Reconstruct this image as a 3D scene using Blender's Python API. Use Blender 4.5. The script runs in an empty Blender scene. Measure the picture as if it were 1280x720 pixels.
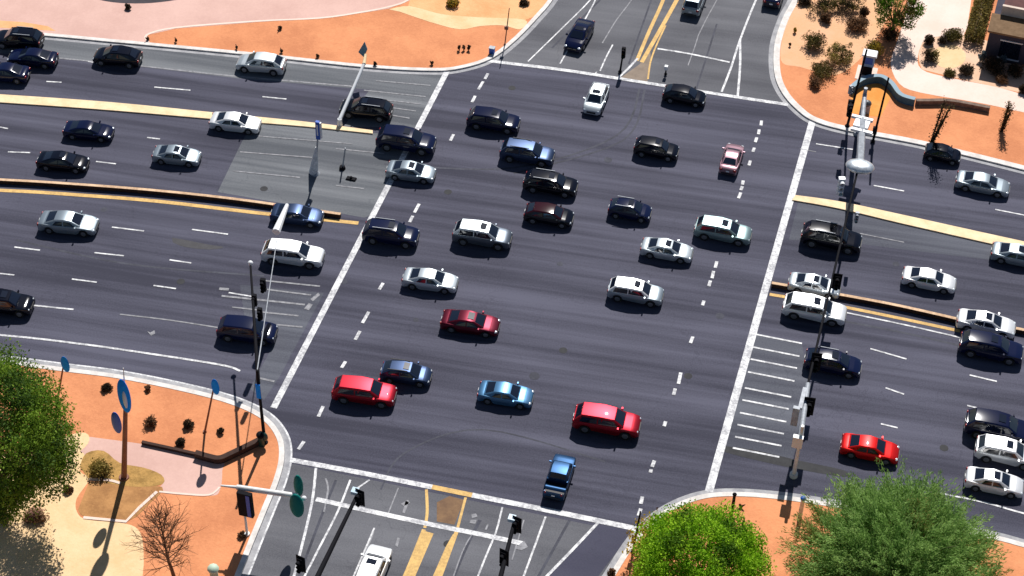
import bpy, bmesh, math, random
import numpy as np
from mathutils import Vector, Matrix
random.seed(7); rng = np.random.default_rng(7)
S = bpy.context.scene; COL = S.collection
W0, H0, F = 1280, 720, 2400.0
# ------------------------------------------------------------------ camera
down = Vector((-60, -2486, -2400)).normalized()
Zc = -down
Yc = Vector((951, 2294, -2400)); Yc = (Yc - Zc * Yc.dot(Zc)).normalized()
Xc = Yc.cross(Zc).normalized()
R = Matrix((Xc, Yc, Zc))                       # camera coords -> world coords
CAMH = 111.0
def ray(px, py): return (R @ Vector((px - W0/2, H0/2 - py, -F))).normalized()
r0 = ray(640, 360)
CAM = Vector((0, 0, CAMH)) - Vector((r0.x, r0.y, 0)) * (CAMH / -r0.z)
def G(px, py, z=0.0):
    r = ray(px, py); t = (z - CAM.z) / r.z
    return CAM + r * t
cd = bpy.data.cameras.new('camera'); cam = bpy.data.objects.new('camera', cd); COL.objects.link(cam)
cd.sensor_width = 36; cd.lens = F / W0 * 36; cd.clip_start = 1; cd.clip_end = 6000
cam.matrix_world = Matrix.Translation(CAM) @ R.to_4x4()
S.camera = cam
# ------------------------------------------------------------------ light
ELEV = math.radians(50); AZ = math.radians(-3)     # sun stands to +Y (slightly to -X), shadows fall towards -Y
w = bpy.data.worlds.new('World'); S.world = w; w.use_nodes = True
nt = w.node_tree; sky = nt.nodes.new('ShaderNodeTexSky'); sky.sky_type = 'NISHITA'; sky.sun_disc = False
sky.sun_elevation = ELEV; sky.sun_rotation = AZ; sky.altitude = 400; sky.dust_density = 0.6
bg = nt.nodes['Background']; bg.inputs[1].default_value = 0.05
nt.links.new(sky.outputs[0], bg.inputs[0])
sl = bpy.data.lights.new('sun', 'SUN'); sl.energy = 5.0; sl.angle = math.radians(0.5); sl.color = (1.0, 0.965, 0.925)
so = bpy.data.objects.new('sun', sl); COL.objects.link(so)
sd = Vector((math.sin(AZ)*math.cos(ELEV), math.cos(AZ)*math.cos(ELEV), math.sin(ELEV)))
so.rotation_euler = sd.to_track_quat('Z', 'Y').to_euler(); so.location = (0, 60, 120)
S.view_settings.view_transform = 'Standard'; S.view_settings.look = 'None'; S.view_settings.exposure = 0.1; S.view_settings.gamma = 1
# ------------------------------------------------------------------ materials
MATS = {}
def mat(name, col, rough=0.8, metal=0.0, coat=0.0, spec=0.5, noise=None, bump=None, ramp2=None, nscale=3.0, stretch=None, rot=0.0, grain=.45):
    if name in MATS: return MATS[name]
    m = bpy.data.materials.new(name); m.use_nodes = True; t = m.node_tree; b = t.nodes['Principled BSDF']
    b.inputs['Roughness'].default_value = rough; b.inputs['Metallic'].default_value = metal
    b.inputs['Coat Weight'].default_value = coat; b.inputs['Coat Roughness'].default_value = 0.03
    b.inputs['Specular IOR Level'].default_value = spec
    b.inputs['Base Color'].default_value = (*col, 1)
    tc = t.nodes.new('ShaderNodeTexCoord')
    if ramp2 is not None:
        mp = t.nodes.new('ShaderNodeMapping'); t.links.new(tc.outputs['Object'], mp.inputs[0])
        if stretch: mp.inputs['Scale'].default_value = stretch
        mp.inputs['Rotation'].default_value = (0, 0, rot)
        n = t.nodes.new('ShaderNodeTexNoise'); n.inputs['Scale'].default_value = nscale; n.inputs['Detail'].default_value = 5
        n.inputs['Roughness'].default_value = 0.6
        t.links.new(mp.outputs[0], n.inputs['Vector'])
        cr = t.nodes.new('ShaderNodeValToRGB'); cr.color_ramp.elements[0].position = 0.34; cr.color_ramp.elements[1].position = 0.66
        cr.color_ramp.elements[0].color = (*col, 1); cr.color_ramp.elements[1].color = (*ramp2, 1)
        ng = t.nodes.new('ShaderNodeTexNoise'); ng.inputs['Scale'].default_value = max(4.5, nscale*3.1); ng.inputs['Detail'].default_value = 3; ng.inputs['Roughness'].default_value = .7
        t.links.new(tc.outputs['Object'], ng.inputs['Vector'])
        ma = t.nodes.new('ShaderNodeMath'); ma.operation = 'MULTIPLY_ADD'; ma.inputs[1].default_value = grain; t.links.new(ng.outputs[0], ma.inputs[0])
        mb_ = t.nodes.new('ShaderNodeMath'); mb_.operation = 'SUBTRACT'; mb_.inputs[1].default_value = grain*.5; t.links.new(n.outputs[0], mb_.inputs[0]); t.links.new(mb_.outputs[0], ma.inputs[2])
        t.links.new(ma.outputs[0], cr.inputs[0]); t.links.new(cr.outputs[0], b.inputs['Base Color'])
    if bump:
        n2 = t.nodes.new('ShaderNodeTexNoise'); n2.inputs['Scale'].default_value = bump[0]; n2.inputs['Detail'].default_value = 4
        t.links.new(tc.outputs['Object'], n2.inputs['Vector'])
        bp = t.nodes.new('ShaderNodeBump'); bp.inputs['Strength'].default_value = bump[1]; bp.inputs['Distance'].default_value = 0.05
        t.links.new(n2.outputs[0], bp.inputs['Height']); t.links.new(bp.outputs[0], b.inputs['Normal'])
    MATS[name] = m; return m
def slope_at(px):
    xs = [-300, 0, 400, 640, 900, 1280, 1600]; ys = [.05, .085, .12, .15, .18, .205, .22]
    return float(np.interp(px, xs, ys))
def heading(px, py):
    a = G(px-10, py-10*slope_at(px)); b = G(px+10, py+10*slope_at(px)); d = b-a
    return math.atan2(d.y, d.x)
HC = heading(640, 360)
def asphalt(name, lo, hi, streak=1.0):
    """asphalt: lane wise tyre-wear streaks along the street, patches, fine grain and stains"""
    m = bpy.data.materials.new(name); m.use_nodes = True; t = m.node_tree; b = t.nodes['Principled BSDF']
    b.inputs['Roughness'].default_value = 0.85; b.inputs['Specular IOR Level'].default_value = 0.25
    tc = t.nodes.new('ShaderNodeTexCoord')
    def noise(sc, stretch, det=4, rough=.55, loc=(0,0,0)):
        mp = t.nodes.new('ShaderNodeMapping'); mp.vector_type = 'TEXTURE'
        mp.inputs['Rotation'].default_value = (0,0,HC); mp.inputs['Scale'].default_value = stretch; mp.inputs['Location'].default_value = loc
        t.links.new(tc.outputs['Object'], mp.inputs[0])
        n = t.nodes.new('ShaderNodeTexNoise'); n.inputs['Scale'].default_value = sc; n.inputs['Detail'].default_value = det; n.inputs['Roughness'].default_value = rough
        t.links.new(mp.outputs[0], n.inputs['Vector']); return n.outputs[0]
    def mth(op, a, bb):
        n = t.nodes.new('ShaderNodeMath'); n.operation = op
        for i, v in enumerate((a, bb)):
            if isinstance(v, (int, float)): n.inputs[i].default_value = v
            else: t.links.new(v, n.inputs[i])
        return n.outputs[0]
    s1 = noise(.42, (26, 1, 1), 3, .5); s2 = noise(.12, (3, 1, 1), 4); s3 = noise(1.6, (40, 1, 1), 2, .5, (5,3,0)); gr = noise(9, (1,1,1), 3, .7)
    v = mth('ADD', mth('MULTIPLY', s1, .46*streak), mth('MULTIPLY', s2, 1-.72*streak))
    v = mth('ADD', v, mth('MULTIPLY', s3, .26*streak))
    v = mth('ADD', v, mth('MULTIPLY', mth('SUBTRACT', gr, .5), .30))
    cr = t.nodes.new('ShaderNodeValToRGB'); cr.color_ramp.elements[0].position = .40; cr.color_ramp.elements[1].position = .61
    cr.color_ramp.elements[0].color = (*lo, 1); cr.color_ramp.elements[1].color = (*hi, 1)
    t.links.new(v, cr.inputs[0])
    # thin sealed cracks
    vo = t.nodes.new('ShaderNodeTexVoronoi'); vo.feature = 'DISTANCE_TO_EDGE'; vo.inputs['Scale'].default_value = .09
    wv = t.nodes.new('ShaderNodeVectorMath'); wv.operation = 'ADD'
    nn = t.nodes.new('ShaderNodeTexNoise'); nn.inputs['Scale'].default_value = .4; nn.inputs['Detail'].default_value = 4
    t.links.new(tc.outputs['Object'], nn.inputs['Vector'])
    sc = t.nodes.new('ShaderNodeVectorMath'); sc.operation = 'SCALE'; sc.inputs['Scale'].default_value = 6
    t.links.new(nn.outputs['Color'], sc.inputs[0]); t.links.new(tc.outputs['Object'], wv.inputs[0]); t.links.new(sc.outputs[0], wv.inputs[1])
    t.links.new(wv.outputs[0], vo.inputs['Vector'])
    lt = mth('LESS_THAN', vo.outputs[0], .0035)
    mx = t.nodes.new('ShaderNodeMix'); mx.data_type = 'RGBA'; mx.inputs['B'].default_value = (lo[0]*.62, lo[1]*.62, lo[2]*.66, 1)
    t.links.new(mth('MULTIPLY', lt, .22), mx.inputs['Factor']); t.links.new(cr.outputs[0], mx.inputs['A'])
    t.links.new(mx.outputs['Result'], b.inputs['Base Color'])
    bp = t.nodes.new('ShaderNodeBump'); bp.inputs['Strength'].default_value = .25; bp.inputs['Distance'].default_value = .02
    t.links.new(gr, bp.inputs['Height']); t.links.new(bp.outputs[0], b.inputs['Normal'])
    MATS[name] = m; return m
M_ROAD = asphalt('asphalt_dark', (.038,.038,.058), (.104,.104,.144))
M_OLD = asphalt('asphalt_aged', (.085,.092,.106), (.195,.205,.220), 1)
M_MID = asphalt('asphalt_worn', (.055,.058,.078), (.130,.138,.165), 1)
M_SLEG = asphalt('asphalt_side_street', (.080,.081,.094), (.165,.167,.184), .5)
M_FRESH = asphalt('asphalt_fresh', (.050,.050,.080), (.078,.078,.115), .2)
M_SHADOW_TAR = mat('shadow_and_tar_patch', (.012,.012,.016), .8, ramp2=(.026,.027,.03), nscale=1.5)  # dark tone of the painted shadow strip, also manhole covers
M_WHITE = mat('white_paint', (.36,.36,.38), .7, ramp2=(.84,.84,.84), nscale=1.1, grain=.9)
M_WORN = mat('worn_white_paint', (.16,.16,.175), .8, ramp2=(.34,.34,.36), nscale=2.2)
M_YEL = mat('yellow_paint', (.54,.34,.12), .8, ramp2=(.78,.50,.17), nscale=.9, grain=.9)
M_MED = mat('pale_yellow_concrete', (.80,.58,.33), .8, ramp2=(.95,.74,.46), nscale=.8)
M_CURB = mat('curb_concrete', (.60,.56,.52), .8, ramp2=(.82,.78,.74), nscale=1.0)
M_GUT = mat('gutter_concrete', (.26,.26,.28), .8, ramp2=(.42,.42,.43), nscale=.9)
M_ORG = mat('orange_gravel', (.58,.215,.092), .95, ramp2=(.76,.305,.135), nscale=.22, bump=(6, .5))
M_ORG2 = mat('light_orange_gravel', (.74,.36,.15), .95, ramp2=(.88,.47,.22), nscale=.35, bump=(6, .5))
M_PINK = mat('pink_paving', (.60,.37,.31), .85, ramp2=(.70,.45,.38), nscale=.2)
M_CREAM = mat('cream_path', (.80,.60,.50), .85, ramp2=(.88,.69,.60), nscale=.25)
M_SAND = mat('sand', (.76,.52,.27), .95, ramp2=(.88,.62,.36), nscale=.5, bump=(5,.4))
M_DIRT = mat('brown_soil', (.34,.16,.055), .95, ramp2=(.50,.25,.09), nscale=.8, bump=(5,.5))
M_GRASS = mat('dry_grass', (.30,.17,.045), .95, ramp2=(.52,.30,.09), nscale=1.4, bump=(9,.8))
M_SOIL = mat('desert_soil', (.50,.27,.13), .95, ramp2=(.66,.36,.18), nscale=.03)
M_DKRD = mat('driveway_asphalt', (.035,.028,.035), .9, ramp2=(.06,.05,.06), nscale=.6)
M_BLACK = mat('black_metal', (.006,.006,.009), .8, 0, spec=.15)
M_GREY = mat('galvanised_steel', (.26,.28,.31), .6, .1, ramp2=(.40,.43,.47), nscale=3)
M_WPOLE = mat('pale_steel', (.62,.62,.60), .5, .1, ramp2=(.74,.74,.72), nscale=2)
M_BLUE = mat('blue_sign_face', (.005,.24,.98), .7, ramp2=(.01,.34,1.0), nscale=4, spec=.1)
M_BLUED = mat('dark_blue_panel_and_reflection', (.012,.10,.50), .5)
M_TEAL = mat('teal_enamel', (.0,.16,.14), .6, spec=.2)
M_BROWN = mat('brown_painted_pole', (.17,.055,.028), .6, ramp2=(.25,.09,.05), nscale=2)
M_WBROWN = mat('dark_brown_stucco', (.030,.012,.008), .9, ramp2=(.055,.024,.015), nscale=1.5)
M_SLATE = mat('slate_blue_stucco', (.03,.10,.17), .8, ramp2=(.05,.15,.24), nscale=1.0)
M_STONE = mat('brown_stone', (.13,.085,.065), .9, ramp2=(.24,.17,.13), nscale=2.5)
M_SIGW = mat('white_enamel', (.78,.80,.82), .4)
M_LENSR = mat('red_lens', (.30,.01,.01), .2); M_LENSY = mat('amber_lens', (.35,.16,.01), .2); M_LENSG = mat('green_lens', (.01,.22,.10), .2)
# ------------------------------------------------------------------ helpers
def tag(o, label=None, cat=None, group=None, kind=None):
    if label: o['label'] = label
    if cat: o['category'] = cat
    if group: o['group'] = group
    if kind: o['kind'] = kind
    return o
def empty(name, loc, rz=0.0, **k):
    o = bpy.data.objects.new(name, None); COL.objects.link(o); o.location = loc; o.rotation_euler = (0,0,rz); o.empty_display_size = .3
    return tag(o, **k)
class MB:
    def __init__(s): s.v = []; s.f = []; s.mi = []; s.cur = 0
    def add(s, vs, fs):
        n = len(s.v); s.v += [tuple(v) for v in vs]; s.f += [tuple(n+i for i in f) for f in fs]; s.mi += [s.cur]*len(fs)
    def box(s, c, d, rz=0, taper=1.0, M=None):
        x, y, z = d[0]/2, d[1]/2, d[2]/2; ca, sa = math.cos(rz), math.sin(rz); vs = []
        for k in (-1, 1):
            q = taper if k > 0 else 1
            for i, j in ((-1,-1),(1,-1),(1,1),(-1,1)):
                a, b = i*x*q, j*y*q; p = Vector((a*ca-b*sa, a*sa+b*ca, k*z)) + Vector(c)
                vs.append(M @ p if M else p)
        s.add(vs, [(3,2,1,0),(4,5,6,7),(0,1,5,4),(1,2,6,5),(2,3,7,6),(3,0,4,7)])
    def tube(s, a, b, ra, rb=None, n=10, caps=True):
        rb = ra if rb is None else rb; a = Vector(a); b = Vector(b); d = (b-a)
        if d.length < 1e-6: return
        q = d.to_track_quat('Z', 'Y'); vs = []
        for P, r in ((a, ra), (b, rb)):
            for i in range(n):
                t = 2*math.pi*i/n; vs.append(P + q @ Vector((r*math.cos(t), r*math.sin(t), 0)))
        fs = [(i, (i+1) % n, n+(i+1) % n, n+i) for i in range(n)]
        if caps: fs += [tuple(range(n-1, -1, -1)), tuple(range(n, 2*n))]
        s.add(vs, fs)
    def path(s, pts, rs, n=8):
        for i in range(len(pts)-1): s.tube(pts[i], pts[i+1], rs[i], rs[i+1], n)
    def ball(s, c, r, nu=12, nv=8, sc=(1,1,1)):
        vs = [Vector(c)+Vector((0,0,-r*sc[2]))]
        for j in range(1, nv):
            ph = -math.pi/2+math.pi*j/nv
            for i in range(nu):
                t = 2*math.pi*i/nu; vs.append(Vector(c)+Vector((r*sc[0]*math.cos(ph)*math.cos(t), r*sc[1]*math.cos(ph)*math.sin(t), r*sc[2]*math.sin(ph))))
        vs.append(Vector(c)+Vector((0,0,r*sc[2]))); top = len(vs)-1
        fs = [(0, 1+(i+1) % nu, 1+i) for i in range(nu)]
        for j in range(nv-2):
            for i in range(nu): fs.append((1+j*nu+i, 1+j*nu+(i+1) % nu, 1+(j+1)*nu+(i+1) % nu, 1+(j+1)*nu+i))
        fs += [(top, 1+(nv-2)*nu+i, 1+(nv-2)*nu+(i+1) % nu) for i in range(nu)]
        s.add(vs, fs)
    def mesh(s, name, mats, smooth=None):
        me = bpy.data.meshes.new(name); me.from_pydata(s.v, [], s.f)
        for m in (mats if isinstance(mats, (list, tuple)) else [mats]): me.materials.append(m)
        if any(s.mi): me.polygons.foreach_set('material_index', s.mi)
        if smooth:
            me.polygons.foreach_set('use_smooth', [True]*len(me.polygons)); me.set_sharp_from_angle(angle=math.radians(smooth))
        me.update(); return me
    def build(s, name, mats, parent=None, smooth=None, origin=None, **k):
        if origin is not None:
            o_ = Vector(origin); s.v = [tuple(Vector(v)-o_) for v in s.v]
        o = link(name, s.mesh(name, mats, smooth), parent)
        if origin is not None: o.location = origin
        return tag(o, **k)
def link(name, me, parent=None):
    o = bpy.data.objects.new(name, me); COL.objects.link(o); o.parent = parent; return o
def poly_sheet(name, pts, z, material, kind='structure', thick=0.0):
    """flat polygon sheet; thick>0 adds vertical sides down to z-thick"""
    bm = bmesh.new(); vs = [bm.verts.new((p.x, p.y, z)) for p in pts]; f = bm.faces.new(vs)
    if f.normal.z < 0 or (f.normal_update() or f.normal.z) < 0: f.normal_flip()
    bmesh.ops.triangulate(bm, faces=[f])
    if thick:
        lo = [bm.verts.new((p.x, p.y, z-thick)) for p in pts]; n = len(pts)
        for i in range(n): bm.faces.new((vs[i], vs[(i+1) % n], lo[(i+1) % n], lo[i]))
        bmesh.ops.recalc_face_normals(bm, faces=bm.faces[:])
    me = bpy.data.meshes.new(name); bm.to_mesh(me); bm.free(); me.materials.append(material)
    return tag(link(name, me), kind=kind)
def smooth_px(pts, k=6):
    """Catmull-Rom through pixel points"""
    out = []; n = len(pts)
    for i in range(n-1):
        p0 = pts[max(i-1,0)]; p1 = pts[i]; p2 = pts[i+1]; p3 = pts[min(i+2,n-1)]
        for j in range(k):
            t = j/k
            out.append(tuple(.5*((2*p1[a])+(-p0[a]+p2[a])*t+(2*p0[a]-5*p1[a]+4*p2[a]-p3[a])*t*t+(-p0[a]+3*p1[a]-3*p2[a]+p3[a])*t**3) for a in (0,1)))
    out.append(pts[-1]); return out
def offset_line(P, d):
    out = []
    for i, p in enumerate(P):
        a = P[max(i-1,0)]; b = P[min(i+1,len(P)-1)]; t = Vector((b.x-a.x, b.y-a.y)).normalized()
        out.append(Vector((p.x-t.y*d, p.y+t.x*d, p.z)))
    return out
def strip(mb, P, o1, o2, z):
    A = offset_line(P, o1); B = offset_line(P, o2); n = len(P)
    vs = [(a.x, a.y, z) for a in A]+[(b.x, b.y, z) for b in B]
    mb.add(vs, [(i, i+1, n+i+1, n+i) if o2 > o1 else (n+i, n+i+1, i+1, i) for i in range(n-1)])
def wall(mb, P, o1, o2, z0, z1):
    A = offset_line(P, min(o1,o2)); B = offset_line(P, max(o1,o2)); n = len(P)
    vs = [(a.x,a.y,z0) for a in A]+[(a.x,a.y,z1) for a in A]+[(b.x,b.y,z0) for b in B]+[(b.x,b.y,z1) for b in B]
    fs = []
    for i in range(n-1):
        fs += [(i, i+1, n+i+1, n+i), (2*n+i+1, 2*n+i, 3*n+i, 3*n+i+1), (n+i, n+i+1, 3*n+i+1, 3*n+i)]
    fs += [(0, n, 3*n, 2*n), (n-1, 3*n-1, 4*n-1, 2*n-1)]
    mb.add(vs, fs)
def GP(pts, z=0.0): return [G(x, y, z) for x, y in pts]
# ------------------------------------------------------------------ ground and roads
g = MB(); g.add([(-2500,-2500,-.06),(2500,-2500,-.06),(2500,2500,-.06),(-2500,2500,-.06)], [(0,1,2,3)]); g.build('ground', M_SOIL, kind='structure')
g = MB(); g.add([(-230,-200,0),(230,-200,0),(230,230,0),(-230,230,0)], [(0,1,2,3)]); g.build('road', M_ROAD, kind='structure')
def patch(name, px, z, m): return poly_sheet(name, GP(px), z, m)
patch('side_street_pavement', [(342,575),(795,668),(745,740),(600,1000),(120,1000),(285,760),(300,720),(335,640),(348,600)], .004, M_SLEG)
patch('side_street_pavement', [(585,85),(612,74),(985,129),(968,112),(960,80),(966,50),(985,0),(1000,-40),(1090,-300),(860,-300),(705,-30),(690,0),(672,24),(648,52),(622,74)], .004, M_SLEG)
patch('aged_pavement', [(302,178),(318,151),(465,166),(524,170),(470,268),(455,272),(410,264),(272,240)], .004, M_OLD)
patch('aged_pavement', [(-200,34),(55,45),(185,57),(450,84),(558,90),(520,160),(430,158),(462,112),(300,98),(180,84),(60,71),(-200,52)], .004, M_OLD)
patch('aged_pavement', [(998,252),(1280,309),(1280,330),(1130,312),(1040,300),(986,300)], .004, M_MID)
patch('aged_pavement', [(938,415),(1002,428),(1010,470),(1000,545),(990,575),(900,556)], .004, M_MID)
patch('aged_pavement', [(300,356),(405,366),(350,470),(330,500),(312,486),(348,420),(306,400)], .004, M_MID)
patch('fresh_pavement', [(750,652),(793,661),(748,720),(725,760),(640,760),(684,722)], .008, M_FRESH)
# cast shadow painted as a dark strip on the right-hand street; worn stains
patch('shadow_and_tar_patch', smooth_px([(899,557),(940,562),(1000,576),(1055,588),(1056,596),(1000,587),(940,574),(898,563)], 3), .008, M_SHADOW_TAR)
patch('shadow_and_tar_patch', smooth_px([(215,297),(232,300),(262,306),(280,309),(262,312),(232,309),(216,303)], 3), .008, mat('oil_stain', (.018,.017,.022), .7, ramp2=(.035,.034,.042), nscale=2))
M_SKID = mat('tyre_marks', (.034,.035,.050), .85, ramp2=(.070,.073,.096), nscale=.5, stretch=(1,1,1), grain=.7)
lines_pre = []
def wear(name, data, m, z):
    mb = MB()
    for i, (w_, *pts) in enumerate(data): strip(mb, GP(smooth_px(pts, 6)), -w_/2, w_/2, z+i*.00043)
    mb.build(name, m, kind='structure')
wear('tyre_marks', [(.15,(476,612),(506,566),(604,537),(756,577)), (.2,(800,110),(770,170),(640,210),(480,205)), (.18,(806,112),(778,176),(642,217)),
    (.22,(1000,392),(1120,414),(1260,446)), (.2,(20,300),(160,330),(330,345)),
    (.2,(420,600),(400,650),(370,730)), (.25,(600,650),(580,690),(560,740)), (.2,(712,650),(690,690),(662,740)), (.18,(786,80),(800,40),(814,0)), (.18,(870,112),(882,75),(896,30)), (.2,(690,60),(720,30),(750,0))], M_SKID, .0045)
def disc(px, py, rad, m, name, z=.009):
    c = G(px, py); mb = MB(); mb.add([(c.x+rad*math.cos(t*math.pi/10), c.y+rad*math.sin(t*math.pi/10), z) for t in range(20)], [tuple(range(20))]); mb.build(name, m, kind='structure')
for q in ((560,240),(704,438),(330,236),(860,470),(1180,560),(560,680),(640,110),(226,352)): disc(q[0], q[1], .34, M_SHADOW_TAR, 'manhole_cover')
for q, rr_ in (((430,352),.5),((668,470),.7),((1120,330),.5),((760,200),.6),((236,258),.7),((520,400),.4),((900,395),.6),((130,262),.5),((700,330),.45)): disc(q[0], q[1], rr_*.6, M_SKID, 'oil_stain')
# ------------------------------------------------------------------ corner islands
def island(edge, rest, base_mat, fill='ground_cover', gutter=True, cw=.42):
    e = smooth_px(edge); P = GP(e); Q = P + GP(rest)
    poly_sheet('gravel_bed', Q, .12, base_mat, thick=.13)
    area = sum(Q[i].x*Q[(i+1) % len(Q)].y-Q[(i+1) % len(Q)].x*Q[i].y for i in range(len(Q)))
    sgn = 1 if area > 0 else -1                      # inside is to the left when positive
    mb = MB(); wall(mb, P, -.10*sgn, (cw-.10)*sgn, -.02, .15); mb.build('curb', M_CURB, kind='structure')
    if gutter:
        mb = MB(); strip(mb, P, min(-.55*sgn, -.12*sgn), max(-.55*sgn, -.12*sgn), .012); mb.build('gutter', M_GUT, kind='structure')
NWE = [(-500,18),(-200,30),(0,42),(55,45),(130,52),(185,57),(320,70),(450,84),(540,89),(580,85),(615,73),(645,50),(672,22),(690,0),(705,-30),(800,-240)]
island(NWE, [(500,-500),(-900,-350)], M_ORG)
NEE = [(1105,-300),(1008,-40),(992,0),(979,25),(969,58),(969,92),(978,116),(996,137),(1018,152),(1060,164),(1140,179),(1200,193),(1280,213),(1420,250),(1700,330)]
island(NEE, [(2200,100),(1500,-500)], M_ORG, cw=.6)
SWE = [(-500,425),(-100,445),(0,452),(80,462),(150,471),(230,487),(290,503),(330,522),(350,546),(354,572),(347,602),(334,634),(316,678),(300,718),(270,790),(130,1050)]
island(SWE, [(-500,1100),(-1100,700)], M_ORG)
SEE = [(600,1050),(735,765),(762,722),(792,676),(822,646),(860,626),(900,618),(960,620),(1040,631),(1130,648),(1240,671),(1290,684),(1420,716),(1800,820)]
mb = MB(); strip(mb, GP(smooth_px(SWE)), .56, .70, .016) if False else strip(mb, offset_line(GP(smooth_px(SWE)), .62), -.07, .07, .016); mb.build('white_marking', M_WHITE, kind='structure')
island(SEE, [(2000,1150)], M_ORG)
# paving inside the islands
Z1, Z2, Z3 = .124, .128, .132
patch('plaza_paving', [(-600,-300),(100,-300),(500,-300),(560,-60),(512,2),(486,12),(450,18),(400,24),(320,29),(220,37),(184,45),(187,54),(130,50),(55,43),(0,40),(-200,28),(-500,16)], Z1, M_PINK)
patch('gravel_bed', [(-60,24),(0,27),(30,29),(60,34),(70,40),(0,36),(-60,33)], Z2, M_ORG2)
mb = MB(); strip(mb, GP(smooth_px([(186,54),(184,45),(220,36),(320,28),(400,24),(450,17),(486,10),(512,0),(540,-30)], 4)), -.1, .14, .14); mb.build('path_edging', M_CREAM, kind='structure')
patch('driveway', smooth_px([(60,-60),(92,-10),(120,0),(150,5),(190,5),(232,-1),(270,-12),(300,-60)], 4), Z2, M_DKRD)
patch('gravel_bed', [(512,2),(560,-60),(640,-110),(720,-110),(700,-30),(686,0),(668,22),(655,27),(600,23),(552,20),(510,10)], Z2, M_ORG2)
patch('sand_path', smooth_px([(486,13),(512,9),(552,19),(600,23),(656,26),(650,38),(628,33),(600,34),(575,38),(545,31),(520,23),(500,16)], 4), Z3, M_SAND)
patch('sand_bed', smooth_px([(1080,-250),(1020,-30),(998,0),(984,28),(976,60),(978,80),(1000,85),(1045,95),(1078,72),(1095,50),(1125,-20),(1190,-250)], 4), Z1, mat('pale_sand', (.74,.42,.22), .95, ramp2=(.82,.46,.27), nscale=.4, bump=(5,.4)))
patch('path', smooth_px([(1160,-200),(1135,0),(1127,35),(1118,62),(1113,82),(1124,106),(1150,117),(1230,131),(1300,146),(1500,185),(1500,165),(1300,124),(1245,110),(1180,97),(1152,88),(1147,72),(1160,48),(1204,45),(1214,0),(1240,-120)], 3), Z2, M_CREAM)
patch('plaza_paving', smooth_px([(1152,88),(1148,70),(1160,47),(1206,44),(1260,60),(1400,90),(1400,140),(1290,120),(1200,100)], 3), Z1, mat('tan_bed', (.72,.44,.28), .9, ramp2=(.82,.54,.38), nscale=.5))
patch('sand_circle', [(1186+21*math.cos(t/24*2*math.pi), 72+15*math.sin(t/24*2*math.pi)) for t in range(24)], Z3, M_SAND)
patch('sand_bed', [(1060,142),(1100,148),(1115,120),(1095,100),(1066,108)], Z1+.0, mat('golden_gravel', (.72,.28,.05), .95, ramp2=(.84,.36,.09), nscale=.5))
patch('path', smooth_px([(60,560),(85,546),(140,551),(200,560),(274,575),(278,590),(275,614),(262,621),(200,617),(204,604),(192,592),(160,584),(120,570),(60,575)], 4), Z1, M_PINK)
patch('sand_path', smooth_px([(-80,575),(60,565),(105,568),(100,590),(112,600),(96,625),(97,642),(110,651),(158,656),(176,668),(180,700),(178,730),(176,800),(-100,840),(-140,700)], 4), Z2, M_SAND)
patch('sand_path', smooth_px([(40,560),(100,542),(112,552),(96,568),(60,578)], 4), Z3, M_SAND)
patch('planting_bed', smooth_px([(112,603),(150,607),(203,610),(190,628),(158,654),(108,648),(98,638)], 3), Z3, M_DIRT)
patch('dry_grass_bed', smooth_px([(100,585),(108,568),(130,565),(150,580),(180,586),(202,595),(204,606),(180,610),(150,608),(112,601)], 3), Z3+.004, M_GRASS)
mb = MB(); wall(mb, GP(smooth_px([(112,602),(135,603),(150,607)], 4)), 0, .22, .12, .17); wall(mb, GP([(104,650),(158,655),(176,637),(198,617)]), 0, .24, .12, .17)
wall(mb, GP(smooth_px([(199,617),(230,620),(262,621),(276,611)], 4)), 0, .16, .12, .155); mb.build('edging_curb', M_CREAM, kind='structure')
# ------------------------------------------------------------------ medians
def median(name, top, bot, z, m):
    P = GP(smooth_px(top, 4)) + list(reversed(GP(smooth_px(bot, 4)))); return poly_sheet(name, P, z, m, thick=z+.01)
median('median', [(-300,100),(0,119),(140,129),(280,143),(380,153),(466,164)], [(-300,110),(0,129),(140,139),(280,151),(380,159),(466,168)], .12, M_MED)
median('median', [(994,245),(1050,253),(1130,270),(1280,303),(1500,350)], [(990,251),(1050,262),(1130,281),(1280,315),(1500,364)], .12, M_MED)
def median_wall(pts, label, h=.42):
    P = GP(smooth_px(pts, 5), 0); c = P[len(P)//2]
    r = empty('median_wall', (c.x, c.y, 0), label=label, cat='low wall')
    off = Vector((c.x, c.y, 0)); Q = [p-off for p in P]
    mb = MB(); wall(mb, Q, -.14, .14, 0, h); mb.build('wall', M_WBROWN, r)
    mb = MB(); wall(mb, Q, -.145, .145, h, h+.02); mb.build('coping', mat('tan_coping', (.50,.32,.19), .85, ramp2=(.78,.54,.34), nscale=.8, grain=.8), r)
median_wall([(-200,221),(0,229),(100,235),(200,243),(300,254),(426,272)], 'low dark brown wall with tan coping along the median of the left street')
median_wall([(964,358),(1040,371),(1120,386),(1204,405)], 'low dark wall with tan coping along the lower median of the right street')
median_wall([(1244,411),(1275,416),(1330,428),(1500,466)], 'short dark wall piece at the right edge beyond the white car')
def lines(name, data, m, z=.012, w=.12):
    mb = MB()
    for i, d in enumerate(data):
        ww = d[0] if isinstance(d[0], (int, float)) else w; pts = d[1:] if isinstance(d[0], (int, float)) else d
        P = GP(smooth_px(list(pts), 4) if len(pts) > 2 else list(pts)); strip(mb, P, -ww/2, ww/2, z+i*.00021)
    return mb.build(name, m, kind='structure')
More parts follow.
